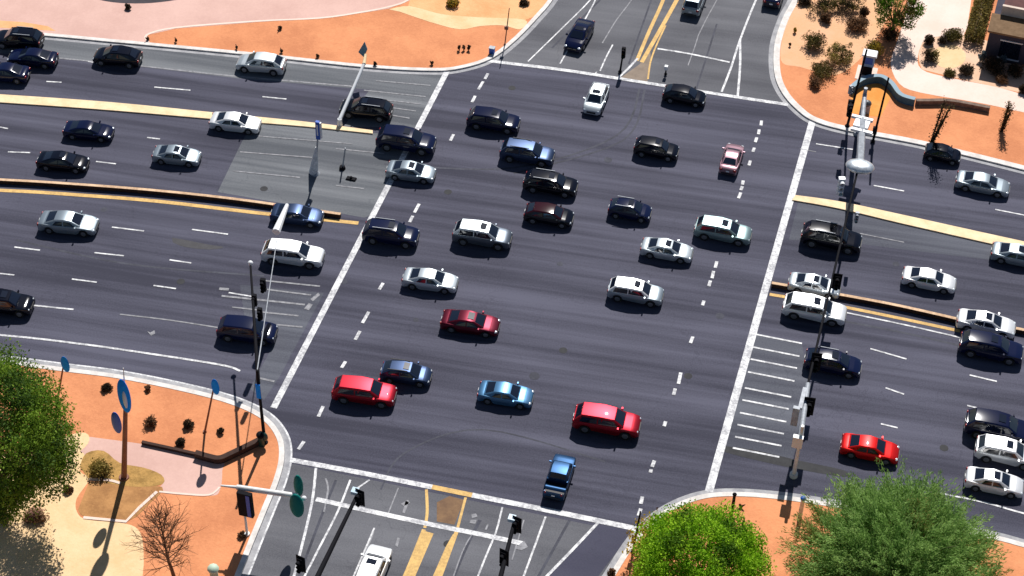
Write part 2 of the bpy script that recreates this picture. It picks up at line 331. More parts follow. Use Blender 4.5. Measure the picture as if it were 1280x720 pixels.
lines('yellow_marking', [(.42,(-200,232),(0,238),(100,244),(200,252),(320,266),(448,279)), (.34,(962,368),(1040,381),(1120,397),(1200,414)),
    (.35,(796,76),(812,38),(829,0),(850,-60)), (.40,(802,78),(826,36),(846,0),(878,-60)),
    (.16,(810,99),(813,78),(820,58),(832,32)), (.34,(504,722),(530,664),(520,760)) if 0 else (.30,(490,752),(508,716),(530,662)), (.30,(538,752),(552,716),(571,664)),
    (.22,(533,612),(534,640),(531,660)), (.45,(536,608),(590,619)), (.2,(582,622),(571,664))], M_YEL, .018)
patch('yellow_marking', [(509,716),(531,664),(542,667),(521,716),(509,745),(494,745)], .016, M_YEL)
patch('yellow_marking', [(543,716),(557,684),(566,668),(572,668),(553,716),(540,745),(530,745)], .016, M_YEL)
patch('stained_pavement', [(546,628),(562,620),(580,625),(568,656),(546,652)], .010, mat('rust_stain', (.16,.09,.05), .9, ramp2=(.24,.14,.07), nscale=1))
patch('stained_pavement', [(812,55),(800,80),(776,97),(809,103),(814,78)], .010, mat('tan_pavement', (.22,.17,.13), .9, ramp2=(.28,.22,.17), nscale=1))
lines('white_marking', [
    (.52,(559,89),(342,510)), (.62,(1016,150),(950,385),(886,615)),
    (.42,(608,76),(700,87),(772,98),(835,108),(925,122),(985,131)), (.46,(363,575),(450,591),(540,609)), (.48,(590,619),(690,639),(795,661)),
    (.42,(395,624),(480,643),(540,656),(600,668),(655,680)),
    (.22,(822,61),(860,67),(912,78)), (.22,(772,98),(785,86),(797,73)), (.20,(902,115),(914,84),(925,50),(945,0),(965,-40)), (.22,(922,121),(925,84),(925,50)),
    (.14,(750,89),(758,71),(766,56)), (.10,(744,92),(746,90)),
    (.20,(395,585),(390,628),(378,680),(367,722),(350,780)), (.16,(438,600),(422,640),(400,683),(380,722),(350,780)), (.14,(440,615),(462,600)),
    (.14,(628,634),(620,665),(608,694),(596,724)), (.15,(682,646),(668,684),(654,722)), (.22,(749,652),(715,688),(684,720),(650,756)), (.13,(468,660),(450,702),(425,760)),
    (.2,(-200,406),(0,419),(100,430),(165,439),(275,456),(300,464)), (.16,(43,382),(92,387)), (.16,(1176,617),(1230,628),(1280,642),(1360,662)),
    (.16,(1058,391),(1130,406),(1200,422)), (.14,(700,80),(737,14),(744,0),(760,-40)), (.14,(660,77),(700,38),(738,0),(770,-40))], M_WHITE, .022)
lines('worn_marking', [(.10,(498,610),(484,645)), (.11,(468,664),(453,700)), (.12,(753,54),(770,26),(788,2),(800,-20)), (.11,(873,44),(884,22),(896,0),(910,-30)), (.10,(873,44),(868,60),(860,82)),
    (.14,(407,598),(410,612),(405,640)), (.2,(55,71),(180,83),(290,95),(440,108)), (.14,(150,393),(210,400),(275,410)), (.14,(1010,388),(1058,391)),
    (.10,(590,668),(578,690),(560,740)), (.12,(1075,292),(1130,303)),
    (.10,(655,650),(640,700)), (.10,(1000,186),(1020,190))], M_WORN, .020)
dash = []
for a in [((58,102),(77,103)),((193,109),(238,113)),((328,121),(358,124)),((110,77),(122,79)),((0,159),(10,161)),((184,172),(200,174)),((10,190),(38,191)),((120,202),(145,205)),
          ((140,284),(180,289)),((240,287),(285,293)),((18,309),(50,313)),((118,316),(155,320)),((212,325),(239,329)),((0,342),(18,344)),((90,349),(121,353)),((192,357),(220,361)),((286,366),(316,371)),
          ((1092,232),(1130,239)),((1244,262),(1290,271)),((1020,180),(1066,187)),((1088,436),(1133,449)),((1212,469),(1246,477)),((1107,485),(1130,493)),((1209,507),(1244,516)),((1101,530),(1122,535)),((1245,298),(1246,298.2))]:
    dash.append((.15, *a))
for a in [((598,112),(604,102)),((606,99),(610,92)),((590,128),(594,120)),((563,176),(567,168)),((512,278),(516,270)),((518,266),(524,255)),((505,290),(508,284)),((474,362),(479,354)),
          ((453,404),(461,390)),((444,425),(450,414)),((427,460),(432,452)),((398,521),(404,508)),((373,562),(380,552)),((951,157),(952,151)),((948,168),(949,162)),((944,178),(946,172)),
          ((936,207),(938,201)),((928,231),(929,226)),((926,238),(928,233)),((923,248),(926,241)),((894,335),(896,327)),((890,348),(892,339)),((886,358),(888,351)),((878,382),(880,376)),
          ((863,429),(866,421)),((848,480),(851,466)),((842,494),(844,486)),((830,533),(832,527)),((815,584),(818,576)),((813,591),(814,587)),((801,630),(803,621)),((798,645),(801,636)),((941,190),(943,185))]:
    dash.append((.27, *a))
lines('white_marking', dash, M_WHITE, .024)
bars = []
for y in (418,434,449,465,485,500,516,531,546,560): x0 = 944-(y-420)*.2; bars.append((.17,(x0,y),(x0+58,y+11.5)))
lines('crosswalk_bars', bars, M_WHITE, .024)
lines('crosswalk_bars', [(.17,(332,351),(400,358)),(.17,(334,362),(389,369)),(.2,(277,370),(381,381)),(.17,(325,390),(373,395)),(.17,(345,406),(378,409)),(.14,(290,384),(325,388)),(.3,(274,361),(286,362)),
    (.14,(470,101),(538,107)),(.15,(455,113),(532,121)),(.14,(468,124),(526,130)),(.14,(476,133),(520,139)),(.14,(488,144),(512,148)), (.2,(325,473),(343,477)),
    (.14,(300,190),(390,197)),(.14,(420,186),(480,192)),(.14,(292,214),(375,222)),(.14,(420,232),(455,236)),(.13,(320,170),(440,180))], M_WORN, .024)
def blob(pxs, m=M_WORN): patch('pavement_symbol', pxs, .024, m)
blob([(184,414),(188,416),(193,413),(194,417),(189,420)]); blob([(503,641),(507,626),(511,628),(506,642)]); blob([(501,630),(510,625),(513,629),(504,633)])
blob([(589,643),(595,642),(597,646),(590,648)]); blob([(588,650),(596,650),(594,655),(587,654)]); blob([(494,682),(497,672),(500,673),(497,684)]); blob([(606,662),(609,655),(611,656),(608,663)])
blob([(380,386),(386,379),(391,381),(386,388)]); blob([(388,374),(398,366),(400,369),(391,377)]); blob([(643,686),(655,676),(660,684),(652,688)])
# ------------------------------------------------------------------ cars
def paint(name, c, metal=.25, rough=.32): dark = max(c) < .06; white = min(c) > .5; return mat('paint_'+name, c, .12 if dark else .38, 0 if dark else .45 if white else .6, coat=.2, spec=.3)
PAINT = {'black':(.002,.003,.009),'navy':(.004,.008,.038),'ink':(.003,.006,.032),'white':(.78,.79,.80),'silver':(.27,.32,.36),'grey':(.10,.12,.15),'pale':(.50,.55,.58),'red':(.30,.004,.016),
         'bright_red':(.62,.006,.006),'maroon':(.028,.002,.006),'wine':(.105,.003,.016),'blue':(.010,.045,.115),'light_blue':(.07,.18,.32),'green':(.20,.28,.29),'pink':(.24,.14,.17),'slate':(.025,.045,.10)}
M_GLASS = mat('car_glass', (.006,.010,.022), .06, 0, spec=.7); M_TYRE = mat('tyre_rubber', (.012,.012,.013), .85); M_RIM = mat('alloy_rim', (.35,.36,.38), .35, .8)
M_HL = mat('headlamp_glass', (.65,.70,.74), .12, .3); M_TL = mat('tail_lamp_red', (.30,.006,.006), .2); M_TRIM = mat('black_plastic', (.010,.010,.012), .6)
TYPES = {
 'sedan': dict(L=4.75, hw=.92, zb=.20, r=.33, xf=1.42, xr=-1.40, belt=.94,
   deck=[(-2.375,.50,.74,0),(-2.35,.72,.82,0),(-2.27,.90,.88,0),(-2.1,.985,.93,0),(-1.6,1.00,.985,0),(-.8,.97,1,0),(.8,.95,1,0),(1.2,.93,1,0),(1.7,.86,.975,0),(2.05,.77,.92,0),(2.27,.66,.84,0),(2.36,.52,.76,0),(2.375,.42,.70,0)],
   cab=[(1.22,.93,.0),(.42,1.36,.60),(-.2,1.43,.63),(-.85,1.36,.60),(-1.78,1.0,0)]),
 'suv': dict(L=4.75, hw=.95, zb=.26, r=.37, xf=1.45, xr=-1.42, belt=1.08,
   deck=[(-2.375,.60,.80,0),(-2.35,.95,.88,0),(-2.28,1.08,.93,0),(-2.0,1.10,.97,0),(-1.2,1.10,1,0),(.8,1.08,1,0),(1.15,1.06,1,0),(1.8,.99,.98,0),(2.15,.92,.93,0),(2.31,.80,.88,0),(2.37,.60,.82,0),(2.375,.45,.78,0)],
   cab=[(1.28,1.06,0),(.58,1.60,.66),(-.3,1.70,.70),(-1.75,1.64,.66),(-2.25,1.10,0)]),
 'hatch': dict(L=4.30, hw=.90, zb=.20, r=.33, xf=1.32, xr=-1.28, belt=.98,
   deck=[(-2.15,.55,.76,0),(-2.12,.82,.85,0),(-2.04,.99,.90,0),(-1.7,1.02,.96,0),(-1.0,1.01,1,0),(.8,.97,1,0),(1.15,.94,1,0),(1.6,.88,.97,0),(1.92,.78,.91,0),(2.10,.64,.83,0),(2.15,.44,.74,0)],
   cab=[(1.22,.95,0),(.45,1.44,.60),(-.25,1.51,.64),(-1.3,1.43,.59),(-1.95,1.02,0)]),
 'pickup': dict(L=5.5, hw=.98, zb=.32, r=.40, xf=1.75, xr=-1.65, belt=1.16,
   deck=[(-2.75,.55,.88,0),(-2.74,1.10,.93,0),(-2.66,1.14,.95,0),(-2.62,1.14,.96,.5),(-2.0,1.14,.99,.5),(-1.05,1.14,1,.5),(-1.0,1.14,1,0),(-.6,1.15,1,0),(.8,1.15,1,0),(1.4,1.13,1,0),(2.1,1.07,.98,0),(2.5,1.01,.95,0),(2.68,.90,.91,0),(2.74,.62,.86,0),(2.75,.5,.84,0)],
   cab=[(1.55,1.13,0),(.95,1.66,.70),(.3,1.76,.74),(-.62,1.72,.72),(-.90,1.14,0)]),
}
def car_meshes(kind):
    T = TYPES[kind]; hw = T['hw']; deck = T['deck']; xs = sorted(set([d[0] for d in deck] + [T['xf']+T['r']*1.16*math.sin(a) for a in np.linspace(-1.5,1.5,11)] + [T['xr']+T['r']*1.16*math.sin(a) for a in np.linspace(-1.5,1.5,11)]))
    dx = [d[0] for d in deck]; fz = lambda x: np.interp(x, dx, [d[1] for d in deck]); fw = lambda x: np.interp(x, dx, [d[2] for d in deck]); fd = lambda x: np.interp(x, dx, [d[3] for d in deck])
    mb = MB(); rows = []
    for x in xs:
        z = float(fz(x)); ww = hw*float(fw(x)); zb = T['zb'] + (.14 if abs(x) > T['L']/2-.1 else 0); dip = float(fd(x)); 
        for xc in (T['xf'], T['xr']):
            d = abs(x-xc); ra = T['r']*1.16
            if d < ra: zb = max(zb, T['r'] + math.sqrt(ra*ra-d*d))
        zb = min(zb, z-.16); zm = max(zb+.06, .5*(zb+z)); q = .30 if dip else .5
        sec = [(ww*.90, zb), (ww*.985, zb+.05), (ww, zm), (ww*.985, z-.09), (ww*.94, z-.015), (ww*(.91 if dip else .86), z+.005-dip*.98), (ww*.5, z+.02-dip), (0, z+.03-dip)]
        row = [(x, y, zz) for y, zz in sec] + [(x, -y, zz) for y, zz in reversed(sec[:-1])]
        rows.append(row)
    n = len(rows[0]); vs = [p for r_ in rows for p in r_]; fs = []
    for i in range(len(rows)-1):
        for j in range(n): fs.append((i*n+j, i*n+(j+1) % n, (i+1)*n+(j+1) % n, (i+1)*n+j))
    fs += [tuple(range(n-1, -1, -1)), tuple((len(rows)-1)*n+j for j in range(n))]
    mb.add(vs, fs); out = {}; out['body'] = mb
    # cabin
    cab = T['cab']; wb = hw*.93; B = T['belt']; st = []
    for x, z, wt in cab:
        if wt == 0: st.append([(x, wb-.05, z-.06), (x, wb-.08, z-.01), (x, wb-.18, z+.02), (x, 0, z+.045)])
        else: st.append([(x, wb, B-.03), (x, wt+.04, z-.085), (x, wt-.05, z-.015), (x, 0, z+.02)])
    mb = MB(); rows = [s_ + [(x, -y, z) for x, y, z in reversed(s_[:-1])] for s_ in st]; n = 7
    vs = [p for r_ in rows for p in r_]; fs = [(i*n+j, i*n+j+1, (i+1)*n+j+1, (i+1)*n+j) for i in range(len(rows)-1) for j in range(n-1)]
    fs += [tuple(range(n-1,-1,-1)), tuple((len(rows)-1)*n+j for j in range(n))]
    mb.add(vs, fs); out['cabin'] = mb
    def pane(quad, off=.012):
        a, b, c, d = [Vector(q) for q in quad]; nrm = (b-a).cross(d-a).normalized()
        cen = (a+b+c+d)/4
        if nrm.dot(cen-Vector((cab[2][0], 0, B-.4))) < 0: nrm = -nrm
        m = MB(); P = [p+nrm*off for p in (a,b,c,d)]; m.add(P+[p-nrm*.01 for p in P], [(0,1,2,3),(7,6,5,4),(0,4,5,1),(1,5,6,2),(2,6,7,3),(3,7,4,0)]); return m
    def lerp(a, b, t): return Vector(a)*(1-t)+Vector(b)*t
    def scr(s0, s1, t0, t1, top1):
        # glass following the curved centre line: three columns
        m = MB(); L0 = [s0[2], s0[3], (s0[2][0], -s0[2][1], s0[2][2])]; L1 = [s1[2], s1[3], (s1[2][0], -s1[2][1], s1[2][2])]
        lo = [lerp(a, b, t0) for a, b in zip(L0, L1)]; hi = [lerp(a, b, t1) for a, b in zip(L0, L1)]
        for P in (lo, hi):
            for k in (0, 2): P[k] = lerp(P[k], P[1], .06)
        nrm = (hi[1]-lo[1]).cross(Vector((0,1,0))).normalized(); nrm = nrm if nrm.z > 0 else -nrm
        m.add([p+nrm*.012 for p in lo+hi]+[p-nrm*.01 for p in lo+hi], [(0,1,4,3),(1,2,5,4),(6,9,10,7),(7,10,11,8),(0,3,9,6),(2,8,11,5),(0,6,7,1),(1,7,8,2),(3,4,10,9),(4,5,11,10)]); return m
    out['windshield'] = scr(st[0], st[1], .10, .93, 1); out['rear_window'] = scr(st[4], st[3], .14, .90, 1)
    for sgn, nm in ((1, 'l'), (-1, 'r')):
        def sp(x, t):
            wt = np.interp(x, [st[3][0][0], st[2][0][0], st[1][0][0]], [st[3][1][1], st[2][1][1], st[1][1][1]]); zt = np.interp(x, [st[3][0][0], st[2][0][0], st[1][0][0]], [st[3][1][2], st[2][1][2], st[1][1][2]])
            y = wb*(1-t)+wt*t; z = (B-.03)*(1-t)+zt*t; return (x, sgn*(y), z)
        x1 = st[1][0][0]; x3 = st[3][0][0]; x0 = st[0][0][0]; x4 = st[4][0][0]; xm = (x1+x3)/2+.02
        m = MB()
        for (xa, xb, xc_, xd) in ((xm+.04, x1+(x0-x1)*.42, x1-.04, xm+.04), (x3-(x3-x4)*.25+.02, xm-.05, xm-.05, x3+.06)):
            Q = [sp(min(max(xa,x3),x1) if 0 else xa, .14), sp(xb, .14), sp(xc_, .90), sp(xd, .90)]
            Q[1] = (xb, sgn*(wb*.86+.14*st[1][1][1]-.01 if xb > x1 else abs(Q[1][1])), Q[1][2])
            m2 = pane(Q, .014); m.add(m2.v, m2.f)
        out['window_'+nm] = m
    return out
CM = {k: car_meshes(k) for k in TYPES}
def wheel_mesh(r):
    m = MB(); m.tube((0,-.12,0),(0,.12,0), r, n=20); return m
MCACHE = {}
def cmesh(kind, part, m, builder, smooth=28):
    key = (kind, part, m.name)
    if key not in MCACHE: MCACHE[key] = builder().mesh(part, m, smooth)
    return MCACHE[key]
def boxm(*a, **k):
    def f():
        m = MB(); m.box(*a, **k); return m
    return f
def make_car(kind, color, px, py, ln, ang, name, label, cat, rails=False, roof=None, dark_hood=False, group='cars, pickups and sport utility vehicles on the roads'):
    T = TYPES[kind]; C = CM[kind]; p = G(px, py, 0); r = empty(name, (p.x, p.y, 0), ang, label=label, cat=cat, group=group)
    s = ln/T['L']; vr = random.Random(label); r.scale = (s, (1+s)/2*vr.uniform(.97,1.04), (1+s)/2*vr.uniform(.96,1.06))
    pm = paint(color, PAINT[color]); rm = paint(roof, PAINT[roof]) if roof else pm; hw = T['hw']; L = T['L']
    link('body', cmesh(kind, 'body', pm, lambda: C['body']), r)
    link('roof', cmesh(kind, 'cabin', rm, lambda: C['cabin'], 24), r)
    link('windshield', cmesh(kind, 'windshield', M_GLASS, lambda: C['windshield']), r)
    link('rear_window', cmesh(kind, 'rear_window', M_GLASS, lambda: C['rear_window']), r)
    link('side_window', cmesh(kind, 'window_l', M_GLASS, lambda: C['window_l']), r); link('side_window', cmesh(kind, 'window_r', M_GLASS, lambda: C['window_r']), r)
    for x in (T['xf'], T['xr']):
        for sy in (1, -1):
            wo = link('wheel', cmesh(kind, 'wheel', M_TYRE, lambda: wheel_mesh(T['r'])), r); wo.location = (x, sy*(hw-.13), T['r']+.026)
            def rim():
                m = MB(); m.tube((0,.10,0),(0,.128,0), T['r']*.66, T['r']*.60, n=16)
                return m
            ro = link('rim', cmesh(kind, 'rim', M_RIM, rim), wo)
            if sy < 0: ro.rotation_euler = (0,0,math.pi)
    zf = .64 if kind in ('sedan','hatch') else .78 if kind == 'suv' else .86
    def lamp(front):
        def f():
            m = MB(); x = L/2-.20 if front else -L/2+.10
            sc = [(x, .13 if front else .07, .20 if front else .16)]
            m.ball((0,0,0), 1, 10, 6, (.17 if front else .08, .17, .085 if front else .13)); return m
        return f
    for sy in (1, -1):
        o = link('headlight', cmesh(kind, 'headlight', M_HL, lamp(True)), r); o.location = (L/2-.20, sy*hw*.70, zf)
        o = link('taillight', cmesh(kind, 'taillight', M_TL, lamp(False)), r); o.location = (-L/2+.07, sy*hw*.72, zf+.16)
        o = link('mirror', cmesh(kind, 'mirror', pm, boxm((0,0,0), (.14,.22,.15), taper=.8)), r); o.location = (T['cab'][0][0]-.36, sy*(hw+.08), T['belt']+.05)
    o = link('grille', cmesh(kind, 'grille', M_TRIM, boxm((0,0,0), (.06, hw*.95, .16))), r); o.location = (L/2-.005, 0, zf-.16)
    o = link('bumper', cmesh(kind, 'rbumper', M_TRIM, boxm((0,0,0), (.08, hw*1.35, .13))), r); o.location = (-L/2+.01, 0, T['zb']+.24)
    if vr.random() < .45 and kind != 'pickup':
        o = link('sunroof', cmesh(kind, 'sunroof', M_GLASS, boxm((0,0,0), (.50,.74,.035))), r); c1, c2 = T['cab'][1], T['cab'][2]; xs_ = c1[0]*.45+c2[0]*.55; o.location = (xs_, 0, c1[1]*.45+c2[1]*.55+.022); o.rotation_euler = (0, math.atan2(c2[1]-c1[1], c1[0]-c2[0]), 0)
    o = link('licence_plate', cmesh(kind, 'plate', M_SIGW, boxm((0,0,0), (.02,.31,.15))), r); o.location = (-L/2-.01, 0, T['zb']+.48)
    if rails:
        for sy in (1,-1):
            o = link('roof_rail', cmesh(kind, 'rail', M_GREY if color in ('black','ink','navy') else M_TRIM, boxm((0,0,0), (1.7,.05,.05))), r); o.location = (-.6, sy*.60, T['cab'][2][1]+.005)
    if kind == 'pickup':
        o = link('bed_liner', cmesh(kind, 'liner', M_TRIM, boxm((0,0,0), (1.56, 1.66, .03))), r); o.location = (-1.84, 0, .70)
    return r
# px, py of the outline's centre incl. shadow, width in px, kind, colour, direction (E, W, N, S), rails, label
CARS = [
 (25,52,60,'suv','black','W',1,'black sport utility vehicle nearest the plaza at the top left edge'),
 (42,75,62,'sedan','ink','W',0,'dark blue black sedan just below the black utility vehicle at the top left edge'),
 (8,94,60,'sedan','navy','W',0,'navy sedan cut off by the left edge above the pale median'),
 (148,74,60,'hatch','black','W',0,'black hatchback alone on the upper left street below the pink plaza'),
 (327,83,62,'hatch','pale','W',0,'pale silver hatchback below the orange gravel on the upper left street'),
 (458,139,66,'suv','black','W',1,'black utility vehicle beside the inclined white mast arm'),
 (112,166,62,'sedan','ink','E',0,'dark navy sedan right below the pale median, farther left than the white sedan'),
 (295,156,64,'sedan','white','E',0,'white sedan right below the pale median of the left street'),
 (80,205,64,'sedan','black','E',0,'black sedan just above the brown wall of the left street'),
 (222,197,60,'sedan','silver','E',0,'silver sedan just above the brown wall at the edge of the aged pavement'),
 (87,282,74,'sedan','silver','E',0,'silver sedan alone in the lane below the brown median wall'),
 (372,271,66,'sedan','slate','E',0,'slate sedan at the right end of the brown median wall under the white lamp head'),
 (367,320,78,'suv','white','E',0,'white utility vehicle waiting just left of the wide left white line'),
 (8,381,70,'suv','black','E',0,'black utility vehicle cut off by the left edge above the green tree'),
 (310,415,74,'suv','navy','E',0,'dark navy utility vehicle behind the tall black signal pole on the left street'),
 (724,47,50,'sedan','ink','S',0,'dark blue sedan coming down the upper side street'),
 (868,2,50,'suv','silver','N',0,'silver vehicle cut off by the top edge on the upper side street'),
 (968,-7,50,'sedan','ink','N',0,'dark car at the top edge beside the upper right curb'),
 (745,126,46,'hatch','pale','S',0,'small pale hatchback just below the upper crosswalk line'),
 (855,122,54,'hatch','black','E',0,'black hatchback touching the upper crosswalk line'),
 (617,153,66,'suv','ink','E',0,'blue black utility vehicle topmost in the left part of the crossing'),
 (508,179,74,'suv','navy','E',0,'long dark navy utility vehicle on the wide left white line'),
 (514,217,62,'sedan','silver','E',0,'silver sedan nosing over the wide left white line below the long navy vehicle'),
 (659,194,68,'suv','slate','E',1,'slate blue utility vehicle with roof rails directly above two black vehicles'),
 (820,188,56,'suv','black','E',0,'black utility vehicle in the upper right part of the crossing'),
 (914,200,48,'sedan','pink','N',0,'dusty pink sedan driving up the crossing beside the right dotted line'),
 (688,232,68,'suv','black','E',1,'black utility vehicle between the slate one and the black car with red roof'),
 (686,271,62,'hatch','black','E',0,'black hatchback with a maroon roof in the upper middle of the crossing'),
 (787,265,54,'hatch','navy','E',1,'short navy hatchback right of the black car with maroon roof'),
 (603,297,74,'suv','grey','E',0,'grey utility vehicle with pale roof left of the middle of the crossing'),
 (489,295,70,'suv','navy','E',1,'dark navy utility vehicle with roof rails touching the wide left white line'),
 (903,291,72,'suv','green','E',0,'greenish silver utility vehicle beside the right dotted line'),
 (833,315,66,'sedan','pale','E',0,'pale silver sedan just below left of the greenish utility vehicle'),
 (538,353,70,'sedan','pale','E',0,'pale sedan in the left middle of the crossing above the dark red car'),
 (794,367,70,'suv','silver','E',0,'silver utility vehicle with white roof in the right middle of the crossing'),
 (588,406,74,'sedan','wine','E',0,'dark wine red sedan in the middle of the crossing'),
 (508,469,64,'hatch','slate','E',1,'dark slate hatchback just behind the red utility vehicle at lower left'),
 (456,492,80,'suv','red','E',0,'red utility vehicle at the lower left of the crossing'),
 (632,495,70,'sedan','light_blue','E',0,'light blue sedan in the lower middle of the crossing'),
 (758,529,85,'suv','red','E',0,'red utility vehicle at the lower right of the crossing, largest of the red ones'),
 (699,596,82,'pickup','blue','T',0,'blue pickup turning just above the lower crosswalk line'),
 (465,716,62,'suv','white','N',0,'white utility vehicle cut off by the bottom edge on the lower side street'),
 (1227,232,68,'sedan','silver','E',0,'silver sedan on the right street below the two dark columnar plants'),
 (1038,300,76,'suv','black','E',1,'black utility vehicle under the long signal span right of the wide white line'),
 (1160,352,68,'sedan','white','E',0,'white sedan just above the brown median wall of the right street'),
 (1272,322,70,'sedan','silver','E',0,'silver sedan cut off by the right edge above the median wall'),
 (1017,359,66,'sedan','pale','E',0,'pale sedan on the median line, half hidden behind the white utility vehicle'),
 (1017,389,80,'suv','white','E',0,'white utility vehicle under the signal span below the median wall'),
 (1231,407,74,'sedan','white','E',0,'white sedan half hidden behind a navy utility vehicle at the right median'),
 (1237,437,80,'suv','navy','E',0,'navy utility vehicle in front of the half hidden white sedan at right'),
 (1040,456,72,'hatch','navy','E',1,'dark navy hatchback behind the lower part of the signal span'),
 (1086,563,74,'sedan','bright_red','E',0,'bright red sedan just above the feathery tree'),
 (1246,537,84,'suv','ink','E',0,'blue black utility vehicle at the lower right edge, above two white vehicles'),
 (1256,567,78,'suv','white','E',0,'upper one of two white vehicles at the lower right edge, boxy and tall'),
 (1241,605,74,'sedan','white','E',0,'white sedan at the lower right edge beside the long white lane line'),
 (1177,194,46,'hatch','black','E',0,'small black hatchback at the curb behind the spiny columnar plant'),
]
for (px, py, wd, kind, col, dr, rails, label) in CARS:
    sc = .719*(py+1958)/CAMH                  # px per metre across the picture at this row
    hh = {'sedan':1.45,'hatch':1.5,'suv':1.7,'pickup':1.8}[kind]
    cy = py + (hh-.9)*.72*sc*.5 - 1.5*0 + .8
    if dr in 'EW':
        ln = wd/sc*.985; ang = heading(px, py) + (math.pi if dr == 'W' else 0)
    else:
        ln = TYPES[kind]['L']*.97; ang = math.radians(90 if dr == 'N' else -90)
        if dr == 'T': ang = heading(px, py)+math.radians(18); ln = 4.7
        if label.startswith(('small pale','dusty')): ln = 4.0
        if label.startswith('blue pickup'): ang = heading(px, py)+math.radians(86); ln = 4.1
        if label.startswith('dark blue sedan coming'): ang += math.radians(-4)
    name = {'sedan':'sedan','hatch':'hatchback','suv':'utility_vehicle','pickup':'pickup_truck'}[kind]
    cat = {'sedan':'car','hatch':'car','suv':'SUV','pickup':'pickup'}[kind]
    roof = 'maroon' if label.startswith('black hatchback with a maroon') else 'pale' if 'pale roof' in label else 'white' if 'white roof' in label else None
    make_car(kind, col, px, cy, ln, ang, name, label, cat, bool(rails), roof)
# ------------------------------------------------------------------ poles, arms, signals
def signal_head(parent, c, rz=0.0, n=3, body=M_BLACK, back=True, s=1.0, vis=True):
    """traffic signal: backplate/housing with visors and lenses, facing local -Y rotated by rz"""
    M = Matrix.Translation(c) @ Matrix.Rotation(rz, 4, 'Z') @ Matrix.Scale(s, 4)
    mb = MB(); mb.box((0,0,0), (.36,.26,.36*n+.06), M=M)
    if back: mb.box((0,.02,0), (.62,.03,.36*n+.34), M=M)
    h = mb.build('signal_head', body, parent)
    for i in range(n):
        z = (n-1)*.18-.36*i; m2 = MB()
        m2.tube(M @ Vector((0,-.13,z)), M @ Vector((0,-.36,z-.02)), .14*s, .14*s, 12, caps=False); m2.build('visor', body, h)
        m3 = MB(); m3.tube(M @ Vector((0,-.12,z)), M @ Vector((0,-.15,z)), .12*s, .12*s, 12); m3.build('lens', (M_LENSR, M_LENSY, M_LENSG)[i % 3], h)
    return h
def rel(r, v): return Vector(v)-Vector(r.location)
# long span over the right street
a = G(1081,118,4.6); b = G(1001,545,4.6)
r = empty('signal_gantry', (a.x, a.y, .12), label='long black signal span with grey post, drum and signals crossing the right street', cat='traffic signals')
def L_(px, py, z, rr=None): return G(px, py, z)-Vector((rr or r).location)
mb = MB(); top = L_(1081,118,4.6); mb.tube((top.x, top.y, 0),(top.x, top.y, 5.2), .22, .17, 14); mb.tube((top.x,top.y,0),(top.x,top.y,.2), .4, .36, 14); mb.build('post', M_GREY, r, 40)
mb = MB(); bb = L_(1001,545,4.6); mb.tube((bb.x, bb.y, 0),(bb.x, bb.y, 5.6), .17, .12, 12); mb.tube((bb.x,bb.y,-.1),(bb.x,bb.y,.25), .32, .3, 12); mb.build('post', M_WPOLE, r, 40)
mb = MB(); mb.tube(L_(1075,200,4.6), L_(1010,480,4.6), .095, .095, 12); mb.build('span_arm', M_BLACK, r, 40)
mb = MB(); mb.tube(L_(1010,480,4.6), L_(1001,545,4.6), .2, .2, 12); mb.build('span_arm', M_GREY, r, 40)
mb = MB(); p0 = L_(1078,150,4.6); p1 = L_(1075,206,4.6); mb.tube(p0, p1, .36, .33, 8); mb.tube(L_(1081,118,4.6), p0, .2,.2, 10); mb.build('arm_housing', M_GREY, r, 30)
mb = MB(); 
for q in ((1078,148),(1077,164)): c = L_(*q,4.8); mb.box(c, (1.9,.3,.25), -.1)
mb.box(L_(1077,156,4.6),(1.3,1.2,.5),-.1); mb.build('crossbar', M_SIGW, r)
mb = MB(); c = L_(1075,208,4.9); mb.ball(c, 1.25, 22, 10, (1,.72,.34)); mb.build('drum', mat('brushed_drum', (.42,.46,.50), .35, .6, ramp2=(.75,.80,.84), nscale=2.5), r, 40)
signal_head(r, L_(1051,232,4.4), .3, 3, M_SIGW, False, 1.5); signal_head(r, L_(1062,138,4.4), .3, 3, M_BLACK, False, 1.1); signal_head(r, L_(1071,271,4.2), .1, 3, M_GREY, False, .9)
signal_head(r, L_(1046,352,4.2), .1, 3, M_BLACK, True, 1.2); signal_head(r, L_(1020,452,4.3), .1, 3, M_BLACK, True, 1.3); signal_head(r, L_(1011,508,4.2), .1, 3, M_BLACK, True, 1.35)
mb = MB(); mb.box(L_(994,520,4.6), (.5,.3,1.9), 0); mb.box(L_(1003,498,4.7), (.3,2.2,.2), 0); mb.build('sign_panel', M_GREY, r)
mb = MB(); mb.box(L_(997,552,4.2), (.75,.35,1.1), 0); mb.build('luminaire', M_SIGW, r)
# the two slim black poles at the curb of the upper right corner
def post(name, base, top_z, rad, m, label, cat, smooth=40, lean=None, kind2=None, group=None):
    p = G(*base, .12); r = empty(name, p, label=label, cat=cat, group=group); t = Vector((lean[0], lean[1], top_z)) if lean else Vector((0,0,top_z))
    mb = MB(); mb.tube((0,0,0), t, rad, rad*.7, 10); mb.tube((0,0,0),(0,0,.12), rad*1.9, rad*1.7, 10); mb.build('pole', m, r, smooth); return r, t
r1, t = post('signal_pole', (1059,158), 8.6, .13, M_BLACK, 'slim black pole with two small signal heads at the curb of the upper right corner', 'pole', lean=(.5,.3))
signal_head(r1, Vector((-.1,-.2,2.6)), .2, 3, M_BLACK, False, 1.0); signal_head(r1, Vector((-.3,0,4.2)), .8, 3, M_GREY, False, .8)
r2, t = post('signal_pole', (1091,177), 7.2, .12, M_BLACK, 'slim plain black pole right of the grey gantry post at the upper right corner', 'pole', lean=(.3,.2))
